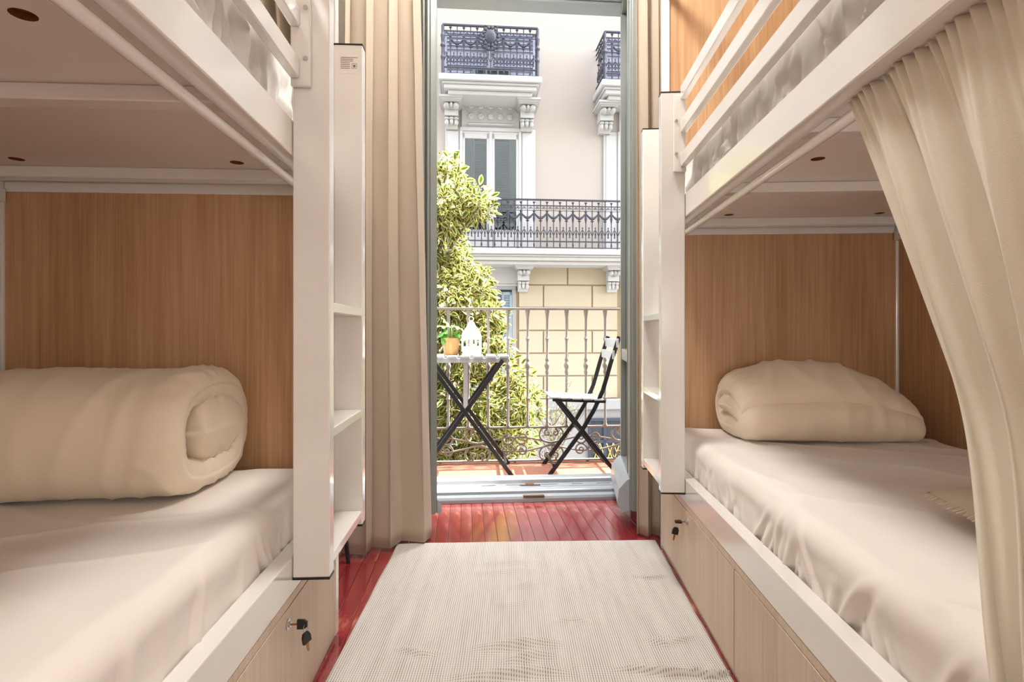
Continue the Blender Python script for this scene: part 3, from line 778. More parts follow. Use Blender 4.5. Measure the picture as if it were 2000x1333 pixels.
o = obj('rug', [rug()], 'woven_rug', smooth=180, label='pale flat-woven rug with creases in the aisle between the bunks', cat='rug')
md = o.modifiers.new('thickness', 'SOLIDIFY'); md.thickness = 0.004; md.offset = -1

# ------------------------------------------------------------------ keys in the drawer locks
def keys(bed, P, s, lk, label, swing):
    x, y, z = P(0.0, lk, 0.268); mw = bed.matrix_basis
    root = empty('key_ring', bed.location, bed.rotation_euler[2], label=label, cat='keys', group='key rings in the drawer locks')
    x -= s * 0.008
    # key in the lock: shank along the aisle direction, plastic head
    obj('key_blade', [box(x, x - s * 0.018, y - 0.003, y + 0.003, z - 0.001, z + 0.001)], 'brass', root)
    hd = [(0.0, -0.011), (0.016, -0.011), (0.024, -0.006), (0.024, 0.006), (0.016, 0.011), (0.0, 0.011)]
    if swing: obj('key_head', [prism([(x - s * (0.014 + a), z + b) for a, b in hd], 'y', y - 0.0035, y + 0.0035)], 'black_plastic', root, bev=0.001)
    else: obj('key_head', [prism([(x - s * (0.014 + a), y + b) for a, b in hd], 'z', z - 0.0035, z + 0.0035)], 'black_plastic', root, bev=0.001)
    cx = x - s * 0.033
    rg = [(cx + 0.003 * math.sin(a), y + 0.011 * math.sin(a) * 0.6, z - 0.011 + 0.011 * math.cos(a)) for a in [2 * math.pi * k / 24 for k in range(25)]]
    obj('ring', [tube(rg, 0.0008, 6)], 'chrome', root, smooth=60)
    b0 = z - 0.020
    # hanging key
    hk = [(-0.0115, -0.026), (0.0115, -0.026), (0.0115, -0.010), (0.007, 0.0), (-0.007, 0.0), (-0.0115, -0.010)]
    v, f = prism(hk, 'y', -0.0035, 0.0035)
    rot = Matrix.Rotation(R(60 if swing else 8), 3, 'Z') @ Matrix.Rotation(R(12 * s), 3, 'Y')
    tf = lambda pts: [tuple(Vector((cx, y, b0)) + rot @ Vector(q)) for q in pts]
    obj('key_head', [(tf(v), f)], 'black_plastic', root, bev=0.001)
    v, f = prism([(-0.004, -0.025), (0.004, -0.025), (0.004, -0.034), (0.0025, -0.037), (0.0035, -0.042), (0.0, -0.050), (-0.003, -0.046)], 'y', -0.001, 0.001)
    obj('key_blade', [(tf(v), f)], 'brass', root)
keys(bed_r, PR, 1, 0.51, 'key ring with black-headed keys in the right bunk drawer lock', False)
keys(bed_l, PL, -1, 0.51, 'key ring with black-headed keys in the left bunk drawer lock', True)

# ------------------------------------------------------------------ low table tucked behind the left bunk's end
st = empty('side_table', (-0.86, 2.10, 0), R(3), label='low side table with a black leg showing behind the left ladder', cat='side table')
obj('tabletop', [box(-0.2, 0.2, -0.17, 0.17, 0.335, 0.355)], 'pale_grey_paint', st, bev=0.004)
for a in (-1, 1):
    for b in (-1, 1):
        obj('leg', [tube([(a * 0.17, b * 0.145, 0.335), (a * 0.195, b * 0.165, 0.0)], 0.0085, 10)], 'black_steel', st, smooth=60)

# ================================================================== BALCONY
BZ = 0.05
obj('balcony_floor', [box(-2.2, 2.4, 0.215, 0.80, -0.12, BZ)], 'terracotta', kind='structure', **FL)
RY = 0.70                                   # railing plane in the room frame
rail = empty('balcony_railing', ROOM_O, ROOM_A, label='grey wrought-iron balcony railing with knotted balusters and a scrollwork base', cat='railing')
ZT, ZM, ZB = 1.122, 0.300, 0.066
obj('handrail', [box(-2.1, 2.3, RY - 0.018, RY + 0.018, ZT - 0.016, ZT)], 'iron', rail, bev=0.003)
obj('middle_rail', [box(-2.1, 2.3, RY - 0.012, RY + 0.012, ZM - 0.012, ZM)], 'iron', rail, bev=0.002)
obj('bottom_rail', [box(-2.1, 2.3, RY - 0.012, RY + 0.012, ZB - 0.010, ZB + 0.002)], 'iron', rail, bev=0.002)
bp_ = [(0.015, 0.300), (0.016, 0.306), (0.010, 0.318), (0.012, 0.328), (0.0085, 0.342), (0.0085, 0.47), (0.010, 0.485), (0.0145, 0.495), (0.010, 0.505), (0.0085, 0.52),
       (0.0085, 0.655), (0.012, 0.665), (0.015, 0.678), (0.010, 0.69), (0.015, 0.705), (0.020, 0.72), (0.015, 0.735), (0.010, 0.748), (0.015, 0.76), (0.011, 0.772), (0.0085, 0.785),
       (0.0085, 0.885), (0.010, 0.898), (0.015, 0.908), (0.010, 0.918), (0.0085, 0.93), (0.0095, 1.05), (0.013, 1.075), (0.017, 1.095), (0.015, 1.107)]
bal_me = mesh('baluster', [lathe(bp_, 12)], 'iron', smooth=40)
xb0 = room_x(1030.5, RY); pitch = 0.1365
for k in range(-15, 17):
    x = xb0 + k * pitch
    if -2.05 < x < 2.25: put(bal_me, 'baluster', rail, (x, RY, 0))
# scrollwork units
def spiral_pts(cx, cz, r0, r1, a0, turns, n=34):
    return [(cx + (r0 + (r1 - r0) * i / (n - 1)) * math.cos(a0 + turns * 2 * math.pi * i / (n - 1)), 0, cz + (r0 + (r1 - r0) * i / (n - 1)) * math.sin(a0 + turns * 2 * math.pi * i / (n - 1))) for i in range(n)]
def bez(p0, p1, p2, p3, n=16):
    out = []
    for i in range(1, n + 1):
        t = i / n; a = (1 - t) ** 3; b = 3 * t * (1 - t) ** 2; c = 3 * t * t * (1 - t); d = t ** 3
        out.append(tuple(a * p0[k] + b * p1[k] + c * p2[k] + d * p3[k] for k in range(3)))
    return out
K = 0.000695; UN = 735 * K; zc = (ZM - 0.012 + ZB) / 2
scroll_meshes = []
for sx_ in (1, -1):
    for sz in (1, -1):
        def m_(x, z): return (sx_ * x * K, 0, sz * z * K)
        # inner volute: curl by the axis, out over the top, round to the middle
        q = [(sx_ * (x), 0, sz * z) for x, _, z in spiral_pts(38 * K, 108 * K, 6 * K, 34 * K, 0.5, 1.15)]
        q = [(p[0], 0, p[2]) for p in q]
        e_ = q[-1]
        q += bez(e_, (e_[0] + sx_ * 2 * K, 0, e_[2] + sz * 34 * K), m_(118, 165), m_(120, 95)) + bez(m_(120, 95), m_(120, 40), m_(60, 10), m_(-2, 10))
        scroll_meshes.append(mesh('scroll', [tube(q, [0.0048] * 18 + [0.0066] * (len(q) - 18), 7)], 'iron', smooth=60))
        # outer volute: sweeps from the middle to the neighbouring pair
        w = spiral_pts(296 * K, 62 * K, 8 * K, 66 * K, 2.6, 1.55)
        w = [(sx_ * p[0], 0, sz * p[2]) for p in w]; e_ = w[-1]; e2 = w[-2]
        d_ = (e_[0] - e2[0], e_[2] - e2[2]); l_ = math.hypot(*d_); d_ = (d_[0] / l_, d_[1] / l_)
        w += bez(e_, (e_[0] + d_[0] * 70 * K, 0, e_[2] + d_[1] * 70 * K), m_(150, 40), m_(0, 14))
        scroll_meshes.append(mesh('scroll', [tube(w, [0.0048] * 18 + [0.0062] * (len(w) - 18), 7)], 'iron', smooth=60))
xs0 = room_x(840 + 1215 / 5.128, RY)
for k in range(-4, 5):
    x = xs0 + k * UN
    if -1.9 < x < 2.1:
        for me in scroll_meshes: put(me, 'scroll', rail, (x, RY, zc))
for x in (-2.08, 2.28):
    obj('end_post', [box(x - .012, x + .012, RY - .012, RY + .012, BZ, ZT)], 'iron', rail, bev=.002)
    obj('end_bar', [box(x - .012, x + .012, 0.3, RY, ZT - .016, ZT), box(x - .008, x + .008, 0.3, RY, ZM - .012, ZM)], 'iron', rail, bev=.002)
for k in range(-4, 5): 
    if -2 < xs0 + (k + .5) * UN < 2.2: obj('foot', [box(xs0 + (k + .5) * UN - .008, xs0 + (k + .5) * UN + .008, RY - .008, RY + .008, BZ - .002, ZB)], 'iron', rail)

# ------------------------------------------------------------------ folding table and chair
TA = R(3.5)
tb = empty('folding_table', (-0.292, 3.445, BZ), TA, label='grey slatted folding table with crossed black legs on the balcony', cat='table')
TW, TD, TH = 0.285, 0.305, 0.755           # half width, depth, height
ns = 7; pit = (2 * TW) / ns
for k in range(ns):
    x = -TW + pit * (k + 0.5)
    obj('slat', [box(x - 0.030, x + 0.030, -0.02, TD + 0.02, TH - 0.014, TH)], 'slat_grey', tb, bev=0.002)
for y in (0.012, TD - 0.03):
    obj('top_bar', [box(-TW + .005, TW - .02, y, y + 0.018, TH - 0.044, TH - 0.0145)], 'slat_grey', tb, bev=0.002)
for y in (-0.002, TD + 0.002):
    for a in (-1, 1):
        yy = y + (0.012 if a > 0 else -0.002) * (1 if y < .1 else -1)
        obj('leg', [bar((a * (TW - 0.05), yy, TH - 0.03), (-a * (TW + 0.005), yy, 0.004), 0.026, 0.012, (0, 1, 0))], 'black_steel', tb, bev=0.002)
for a in (-1, 1):
    obj('stretcher', [bar((a * (TW - 0.03), 0.0, 0.075), (a * (TW - 0.03), TD, 0.075), 0.014, 0.02)], 'black_steel', tb, bev=.002)
    obj('foot_cap', [box(a * (TW + .005) - .014, a * (TW + .005) + .014, -.008, .014, 0, .012)], 'black_plastic', tb, bev=.002)
obj('pivot', [tube([(0, -0.012, 0.372), (0, 0.02, 0.372)], 0.008, 12)], 'chrome', tb, smooth=50)
obj('pivot', [tube([(TW - 0.055, -0.012, TH - 0.03), (TW - 0.055, 0.012, TH - 0.03)], 0.007, 12)], 'black_plastic', tb, smooth=50)
obj('support_bar', [box(-0.015, 0.013, TD * .5, TD * .5 + .006, 0.40, TH - 0.045)], 'slat_grey', tb, bev=.001)

CA = R(4)
ch = empty('folding_chair', (0.0, 3.475, BZ), CA, label='black steel folding chair with pale slats on the balcony', cat='chair')
CW = 0.30
def cx(px): return (px - 1000) * 3.475 / FPX
def czz(py): return CAMZ + (650 - py) * 3.475 / FPX - BZ
seat_z = czz(779)
for k in range(5):
    x0 = cx(1076) + k * 0.070; zz = seat_z + 0.010 - 0.004 * k
    obj('seat_slat', [box(x0, x0 + 0.056, -0.012, CW + 0.012, zz - 0.012, zz)], 'slat_grey', ch, bev=0.003)
for y in (0.004, CW - 0.004):
    obj('seat_bar', [bar((cx(1080), y, seat_z - 0.010), (cx(1186), y, seat_z - 0.024), 0.02, 0.012, (0, 1, 0))], 'black_steel', ch, bev=.002)
    obj('front_leg', [bar((cx(1092), y + .012, seat_z - 0.012), (cx(1207), y + .012, 0.004), 0.025, 0.012, (0, 1, 0))], 'black_steel', ch, bev=.002)
    pts = [(cx(1075), y, 0.004), (cx(1137), y, czz(846)), (cx(1164), y, czz(800)), (cx(1180), y, czz(765)), (cx(1189), y, czz(735)), (cx(1196), y, czz(710)), (cx(1206), y, czz(680)), (cx(1213), y, czz(658))]
    obj('back_upright', [bar(pts[i], pts[i + 1], 0.025, 0.012, (0, 1, 0)) for i in range(len(pts) - 1)], 'black_steel', ch)
for (pa, za, zb) in ((1211, 662, 680), (1203, 686, 702)):
    obj('back_slat', [bar((cx(pa) - .008, -0.012, (czz(za) + czz(zb)) / 2), (cx(pa) - .008, CW + 0.012, (czz(za) + czz(zb)) / 2), 0.014, 0.056)], 'slat_grey', ch, bev=.003)
obj('stretcher', [bar((cx(1082), 0, 0.06), (cx(1082), CW, 0.06), 0.014, 0.016)], 'black_steel', ch, bev=.002)
obj('stretcher', [bar((cx(1194), 0.012, 0.05), (cx(1194), CW, 0.05), 0.014, 0.016)], 'black_steel', ch, bev=.002)
for y in (0.0, CW):
    obj('foot_cap', [box(cx(1075) - .013, cx(1075) + .013, y - .009, y + .009, 0, .012)], 'black_plastic', ch, bev=.002)
obj('pivot', [tube([(cx(1137), -0.006, czz(846)), (cx(1137), CW + 0.006, czz(846))], 0.006, 10)], 'black_steel', ch, smooth=50)

# ------------------------------------------------------------------ lantern and pot plant on the table
TZ = BZ + 0.755
ln_p = at(920.5, 690, 3.60)
la = empty('lantern', (ln_p.x, 3.60, TZ + .0005), R(8), label='white hexagonal metal lantern standing on the folding table', cat='lantern')
def hexpts(r, a0=R(30)): return [(r * math.cos(a0 + k * math.pi / 3), r * math.sin(a0 + k * math.pi / 3)) for k in range(6)]
H0 = hexpts(0.066)
obj('base', [prism(hexpts(0.070), 'z', 0.0, 0.012), prism(hexpts(0.064), 'z', 0.012, 0.022)], 'lantern_white', la, bev=.001)
for k in range(6):
    p0, p1 = H0[k], H0[(k + 1) % 6]
    obj('corner_post', [tube([(p0[0], p0[1], 0.02), (p0[0], p0[1], 0.125)], 0.0055, 6)], 'lantern_white', la)
    mid = ((p0[0] + p1[0]) / 2, (p0[1] + p1[1]) / 2)
    obj('window_bar', [bar((p0[0], p0[1], 0.038), (p1[0], p1[1], 0.038), 0.006, 0.032), bar((p0[0], p0[1], 0.112), (p1[0], p1[1], 0.112), 0.006, 0.026), tube([(mid[0], mid[1], 0.05), (mid[0], mid[1], 0.11)], 0.0035, 6)], 'lantern_white', la)
roof = []
for (r0, z0, r1, z1) in ((0.072, 0.122, 0.066, 0.142), (0.066, 0.142, 0.030, 0.190), (0.030, 0.190, 0.026, 0.202), (0.026, 0.202, 0.008, 0.222)):
    a_, b_ = hexpts(r0), hexpts(r1)
    v = [(x, y, z0) for x, y in a_] + [(x, y, z1) for x, y in b_]
    roof.append((v, [(k, (k + 1) % 6, 6 + (k + 1) % 6, 6 + k) for k in range(6)] + [tuple(range(6)), tuple(range(6, 12))]))
obj('roof', roof, 'lantern_white', la)
obj('ring', [tube([(0.014 * math.cos(a), 0, 0.234 + 0.014 * math.sin(a)) for a in [2 * math.pi * k / 20 for k in range(21)]], 0.0022, 6)], 'lantern_white', la, smooth=60)
obj('candle', [lathe([(0.02, 0.022), (0.02, 0.07), (0.004, 0.074)], 16)], 'cream_cloth', la, smooth=40)
pp = at(881, 690, 3.58)
wood_mat('pot_wood', (160, 118, 64), (186, 144, 90), (206, 170, 120), band=40, line=200)
po = empty('potted_plant', (pp.x, 3.58, TZ + .0005), 0, label='green leafy plant in a tan wooden pot beside the lantern', cat='potted plant')
obj('pot', [lathe([(0.043, 0), (0.045, 0.003), (0.058, 0.105), (0.060, 0.110), (0.054, 0.110), (0.051, 0.095), (0.004, 0.093)], 28)], 'pot_wood', po, smooth=40)
obj('soil', [lathe([(0.05, 0.094), (0.02, 0.1)], 20)], 'soil', po, smooth=60)
def big_leaf(base, tip, w, droop, lobes=0):
    base, tip = Vector(base), Vector(tip); d = tip - base; L_ = d.length; d.normalize(); sd = d.cross(Vector((0, 0, 1))).normalized(); up = sd.cross(d)
    def fn(a, b):
        x = (a - 0.5) * 2
        prof = math.sin(math.pi * min(1, b ** 0.75)) ** 0.8
        if lobes: prof *= 0.78 + 0.22 * abs(math.cos(b * lobes * math.pi))
        p = base + d * (L_ * b) + sd * (x * w * prof) + up * (-0.25 * w * x * x * prof - droop * b * b + 0.006 * math.sin(b * 18) * abs(x))
        return tuple(p)
    return grid(fn, 9, 22)
for (b, tp, w, dr, lo) in (((-0.01, 0, 0.18), (-0.14, -0.02, 0.215), 0.055, 0.03, 4), ((0.0, 0.0, 0.19), (0.085, -0.03, 0.20), 0.042, 0.05, 3), ((-0.02, -0.01, 0.16), (-0.11, -0.05, 0.13), 0.045, 0.03, 4), ((0.0, 0.02, 0.17), (-0.05, 0.03, 0.255), 0.03, 0.02, 0), ((-0.03, -0.02, .14), (-.06, -.07, .085), .028, .03, 0), ((0.02, 0, .15), (.07, -.04, .125), .025, .03, 0)):
    lf = obj('leaf', [big_leaf(b, tp, w, dr, lo)], 'leaf_green', po, smooth=180)
    obj('stalk', [tube([(0, 0, 0.095), (b[0] * .6, b[1] * .6, b[2] * .7), b], 0.0022, 5)], 'stem_green', lf, smooth=60)
for k in range(26):
    a = random.uniform(0, 6.28); l_ = random.uniform(0.05, 0.12); o_ = random.uniform(0.1, 0.5)
    x, y = 0.03 * math.cos(a), 0.03 * math.sin(a)
    obj('grass_blade', [tube([(x, y, 0.095), (x * 1.3, y * 1.3, 0.095 + l_ * .6), (x * (1.5 + o_), y * (1.5 + o_), 0.095 + l_)], [0.002, 0.0018, 0.0005], 4)], 'stem_green', po)

# ================================================================== HOUSE ACROSS THE STREET
ab = empty('apartment_building', FAC_O, FAC_A, label='cream apartment house across the street with white mouldings and iron balconies', cat='building')
GZ = -3.6
def A(name, parts, m='stucco_white', parent=ab, **k): return obj(name, parts, m, parent, **k)
def fx(px, fy=0.0): return fac(px, 600, fy)[0]
def fz(py, fy=0.0, px=1040): return fac(px, py, fy)[1]
z_low = fz(512)                              # top of the blockwork
A('wall', [box(-9, 11, 0, 0.5, fz(786), 10.6)], 'render_cream')
A('plinth_wall', [box(-9, 11, -0.10, 0.5, GZ, fz(800))], 'plinth_grey')
A('ledge', [box(-9, 11, -0.20, 0.3, fz(800), fz(780))], 'plinth_grey', bev=0.02)
A('eaves', [box(-9, 11, -0.6, 0.5, 10.3, 10.7)], 'stucco_white', bev=.05)
# blockwork with sunk joints
A('joint_bed', [box(-9, 11, -0.006, 0.0, fz(786), z_low)], 'joint_tan')
rows = [512, 557, 601.5, 646, 690.5, 735, 780]
jt = 0.028
WA, WB = 958, 1262                            # window axes
wall_spans = [(1012, 1206), (640, 903), (1318, 1512)]
for r_ in range(6):
    za, zb = fz(rows[r_ + 1]), fz(rows[r_])
    for (xa, xb) in wall_spans:
        js = [xa] + [j for j in range(300, 1700) if (j - (1108 if r_ % 2 == 0 else 1060.5)) // 1 % 95 == 0 and xa + 12 < j < xb - 12] + [xb]
        for i in range(len(js) - 1):
            A('block', [box(fx(js[i]) + jt / 2, fx(js[i + 1]) - jt / 2, -0.035, -0.004, za + jt / 2, zb - jt / 2)], 'block_cream', bev=0.008, seg=1)

# --- iron railing pieces shared by all far balconies (z = 0 at balcony floor)
RH = 1.0
def tl(p, r=0.011, n=5): return tube(p, r, n)
bar_a = mesh('baluster', [tl([(0, 0, 0), (0, 0, 0.94)], 0.011), lathe([(0.008, 0.90), (0.03, 0.935), (0.028, 0.945)], 6), lathe([(0.012, 0.52), (0.026, 0.60), (0.018, 0.72), (0.03, 0.76), (0.012, 0.78)], 6), lathe([(0.012, 0.02), (0.02, 0.06), (0.012, 0.1)], 6)], 'dark_iron')
bar_b = mesh('baluster', [tl([(0, 0, 0), (0, 0, 1.0)], 0.011), lathe([(0.012, 0.535), (0.034, 0.55), (0.034, 0.565), (0.012, 0.58)], 6)], 'dark_iron')
def arc(x0, x1, z0, h, n=9, fl=1): return [(x0 + (x1 - x0) * i / n, 0, z0 + fl * h * math.sin(math.pi * i / n)) for i in range(n + 1)]
BP = 0.1345
arch_me = mesh('arch', [tl(arc(0.01, BP - 0.01, 0.30, 0.10), 0.008, 4), tl([(BP / 2, 0, 0.24), (BP / 2, 0, 0.45)], 0.009, 4), lathe([(0.02, 0.24), (0.012, 0.28), (0.022, 0.33), (0.01, 0.36)], 5, (BP / 2, 0, 0)), ball((BP / 2, 0, 0.45), .016, .016, .016, 6, 4)], 'dark_iron')
swag_me = mesh('swag', [tube(arc(0.0, 2 * BP, 0.75, 0.11, 10, -1), [0.012, .016, .02, .024, .028, .03, .028, .024, .02, .016, .012], 6)], 'dark_iron')
curl_me = mesh('curl', [tl(spiral_pts(BP * .30, 0.845, 0.006, 0.026, 0, 1.2, 12) + spiral_pts(BP * .70, 0.845, 0.026, 0.006, 2, 1.2, 12), 0.006, 4)], 'dark_iron')
def far_railing(parent, x0, nb, y, z, start_b=True, crest=None):
    x1 = x0 + nb * BP
    obj('top_rail', [box(x0 - .02, x1 + .02, y - .025, y + .025, z + 1.0, z + 1.03)], 'dark_iron', parent)
    obj('frieze_rail', [box(x0, x1, y - .012, y + .012, z + 0.885, z + 0.905), box(x0, x1, y - .008, y + .008, z + 0.79, z + 0.80)], 'dark_iron', parent)
    obj('lower_rail', [box(x0, x1, y - .015, y + .015, z + 0.15, z + 0.175)], 'dark_iron', parent)
    obj('bottom_rail', [box(x0, x1, y - .012, y + .012, z + 0.03, z + 0.045)], 'dark_iron', parent)
    for k in range(nb + 1):
        put(bar_b if (k % 2 == 0) == start_b else bar_a, 'baluster', parent, (x0 + k * BP, y, z + 0.03))
        if k < nb:
            put(arch_me, 'arch', parent, (x0 + k * BP, y, z)); put(curl_me, 'curl', parent, (x0 + k * BP, y, z))
        if k + 2 <= nb and ((k % 2 == 1) == start_b) and not (crest and abs(x0 + (k + 1) * BP - crest) < BP * 1.1):
            put(swag_me, 'swag', parent, (x0 + k * BP, y, z))
def side_railing(parent, x, y0, y1, z, posts=True):
    for a, b in ((1.0, 1.03), (0.885, 0.905), (0.79, .80), (0.15, 0.175), (0.03, 0.045)):
        obj('side_rail', [box(x - .012, x + .012, y0, y1, z + a, z + b)], 'dark_iron', parent)
    n = int((y1 - y0) / BP)
    for k in range(1, n):
        put(bar_a if k % 2 else bar_b, 'baluster', parent, (x, y0 + k * BP, z + .03))
        put(arch_me, 'arch', parent, (x, y0 + k * BP, z), (0, 0, R(90)))
    obj('corner_post', [lathe([(0.03, 0), (0.03, .3), (.045, .36), (.03, .42), (.03, .55), (.05, .6), (.03, .66), (.045, .8), (.03, .86), (.03, 1.0)], 8, (x, y0, z + .0))], 'dark_iron', parent)
def slab(name, x0, x1, dep, ztop, h, left_open=False):
    prs = []
    st = [(0.0, 0.36, 0.0), (0.36, 0.5, 0.06), (0.5, 0.75, 0.10), (0.75, 1.0, 0.18)]
    for a, b, ins in st: prs.append(box(x0 + ins, x1 - ins, -dep + ins, 0.02, ztop - h * b, ztop - h * a))
    return A(name, prs, 'stucco_white', bev=0.012, seg=1)
def corbel(x, ztop, zbot, w, dep):
    H = ztop - zbot; q = []
    for a, b, e, d in ((0, .07, 1.16, 1.0), (.07, .13, 1.04, .92), (.13, .17, .92, .86)): q.append(box(x - w * e / 2, x + w * e / 2, -dep * d, 0.01, ztop - H * b, ztop - H * a))
    zz = ztop - H * .27; q.append(box(x - w * .34, x + w * .34, -dep * .60, .01, ztop - H * .36, ztop - H * .16))
    for s_ in (-1, 1): q.append(ball((x + s_ * w * .22, -dep * .62, zz), w * .17, dep * .22, H * .10, 10, 8))
    q.append(ball((x, -dep * .66, zz + H * .01), w * .10, dep * .2, H * .085, 8, 6))
    q.append(box(x - w * .34, x + w * .34, -dep * .50, .01, ztop - H * .58, ztop - H * .36)); q.append(ball((x, -dep * .5, ztop - H * .42), w * .14, dep * .05, H * .03, 8, 5))
    q.append(prism([(0.01, ztop - H * .58), (-dep * .40, ztop - H * .60), (-dep * .34, ztop - H * .75), (-dep * .2, ztop - H), (0.01, ztop - H)], 'x', x - w * .30, x + w * .30))
    for s_, k in ((-1, .23), (1, .23), (0, 0)):
        q.append(ball((x + s_ * w * k, -dep * .34, ztop - H * (.80 if s_ else .78)), w * .12, dep * .13, H * .12, 8, 6))
        q.append(ball((x + s_ * w * k, -dep * .40, ztop - H * .66), w * .13, dep * .10, H * .055, 8, 6))
    A('corbel', q, 'stucco_white', smooth=40)

def louvre(parent, x0, x1, y, z0, z1, m, name='real_or_mirrored_shutter', step=0.055):
    q = [box(x0, x0 + .05, y - .025, y + .01, z0, z1), box(x1 - .05, x1, y - .025, y + .01, z0, z1), box(x0, x1, y - .025, y + .01, z1 - .07, z1), box(x0, x1, y - .025, y + .01, z0, z0 + .07), box(x0, x1, y - .025, y + .01, (z0 + z1) / 2 - .04, (z0 + z1) / 2 + .04), box(x0, x1, y + .004, y + .012, z0, z1)]
    n = int((z1 - z0) / step)
    for k in range(n):
        z = z0 + (k + .5) * step; q.append(prism([(y - .022, z - .02), (y - .018, z - .024), (y + .004, z + .014), (y, z + .018)], 'x', x0 + .05, x1 - .05))
    return obj(name, q, m, parent)

# --- middle-floor windows: tall casements with moulded surrounds, seen above the long balcony
z_b1 = fz(487, -0.7)                          # long balcony floor
z_b2 = fz(153, -0.75)                         # upper balconies' floor
def tall_window(axis):
    c = fx(axis); hw = 0.60; zt = fz(262); zb = z_b1
    root = A('window', [box(c - hw - .06, c + hw + .06, -0.09, -.001, zt, zt + .08), box(c - hw - .06, c - hw, -0.09, -.001, zb, zt), box(c + hw, c + hw + .06, -.09, -.001, zb, zt), box(c - .035, c + .035, -.085, -.02, zb, zt), box(c - hw, c + hw, -.07, -.02, zt - .1, zt)], 'stucco_white', bev=.008, seg=1)
    obj('recess', [box(c - hw, c + hw, -.008, -.002, zb, zt)], 'dark_void', root)
    for s_ in (-1, 1):
        x0, x1 = (c - hw, c - .035) if s_ < 0 else (c + .035, c + hw)
        obj('casement', [box(x0, x0 + .05, -.08, -.045, zb, zt - .05), box(x1 - .05, x1, -.08, -.045, zb, zt - .05), box(x0, x1, -.08, -.045, zt - .16, zt - .05), box(x0, x1, -.08, -.045, zb, zb + .5)], 'stucco_white', root, bev=.006, seg=1)
        obj('pane', [box(x0 + .05, x1 - .05, -.066, -.062, zb + .5, zt - .16)], 'window_glass', root)
        a_, b_ = (x0 + .20, x1 - .02) if s_ < 0 else (x0 + .02, x1 - .16)
        louvre(root, a_, b_, -.022, zb + .1, zt - .2, 'shutter_grey')  # louvres built to imitate shutters reflected in the panes
        e0, e1 = (x0 + .03, x0 + .26) if s_ < 0 else (x1 - .20, x1 - .03)
        obj('curtain', [grid(lambda a, b: (e0 + (e1 - e0) * a, -.052 + .006 * math.sin(a * 6.28 * 4), zb + .3 + (zt - zb - .42) * b), 40, 2)], 'sheer', root, smooth=180)
    # flat pilasters either side and the carved panel above
    for s_ in (-1, 1):
        x = c + s_ * 0.80
        A('pilaster', [box(x - .17, x + .17, -.05, .0, zb, fz(255)), box(x - .12, x + .12, -.07, .0, zb, fz(262))], 'stucco_white', bev=.01, seg=1)
    za, zb2 = fz(248), fz(204)
    q = [box(c - .62, c + .62, -.045, 0, fz(256), fz(186)), box(c - .53, c + .53, -.055, 0, za + .04, za + .08), box(c - .53, c + .53, -.055, 0, zb2 - .03, zb2)]
    for i in range(5):
        x = c - .42 + i * .21
        q.append(lathe([(0.001, 0), (.055, .0), (.07, .03), (.04, .055), (.02, .045), (.002, .065)], 10)); v, f = q.pop()
        q.append(([(x + a, -.045 - d, za + .17 + b) for a, b, d in v], f))
        q.append(([(x + a * .9, -.045 - d, zb2 - .11 + b * .8) for a, b, d in v], f))
        for s_ in (-1, 1): q.append(bar((x, -.05, za + .22), (x + s_ * .105, -.05, za + .33), .03, .022, (0, 1, 0)))
    A('carved_panel', q, 'stucco_white')
    A('hood_mould', [prism([(-.045, fz(252)), (-.12, fz(250)), (-.12, fz(248.5)), (-.045, fz(246))], 'x', c - .48, c + .48)], 'stucco_white')
tall_window(WA); tall_window(WB)
# long balcony
xA, xB = -4.2, fx(1222) + 2.6
lb = slab('long_balcony', xA, xB, 0.78, z_b1, 0.30)
k0 = round((fx(1043, -.7) - (xA + .1)) / BP); xst = fx(1043, -.7) - k0 * BP
far_railing(lb, xst, int((xB - xst - .1) / BP), -0.70, z_b1)
for px_ in (WA - 65, WA + 65, WB - 62, WB + 62): corbel(fx(px_, -.3), z_b1 - .29, fz(570, -.15), 0.36, 0.52)
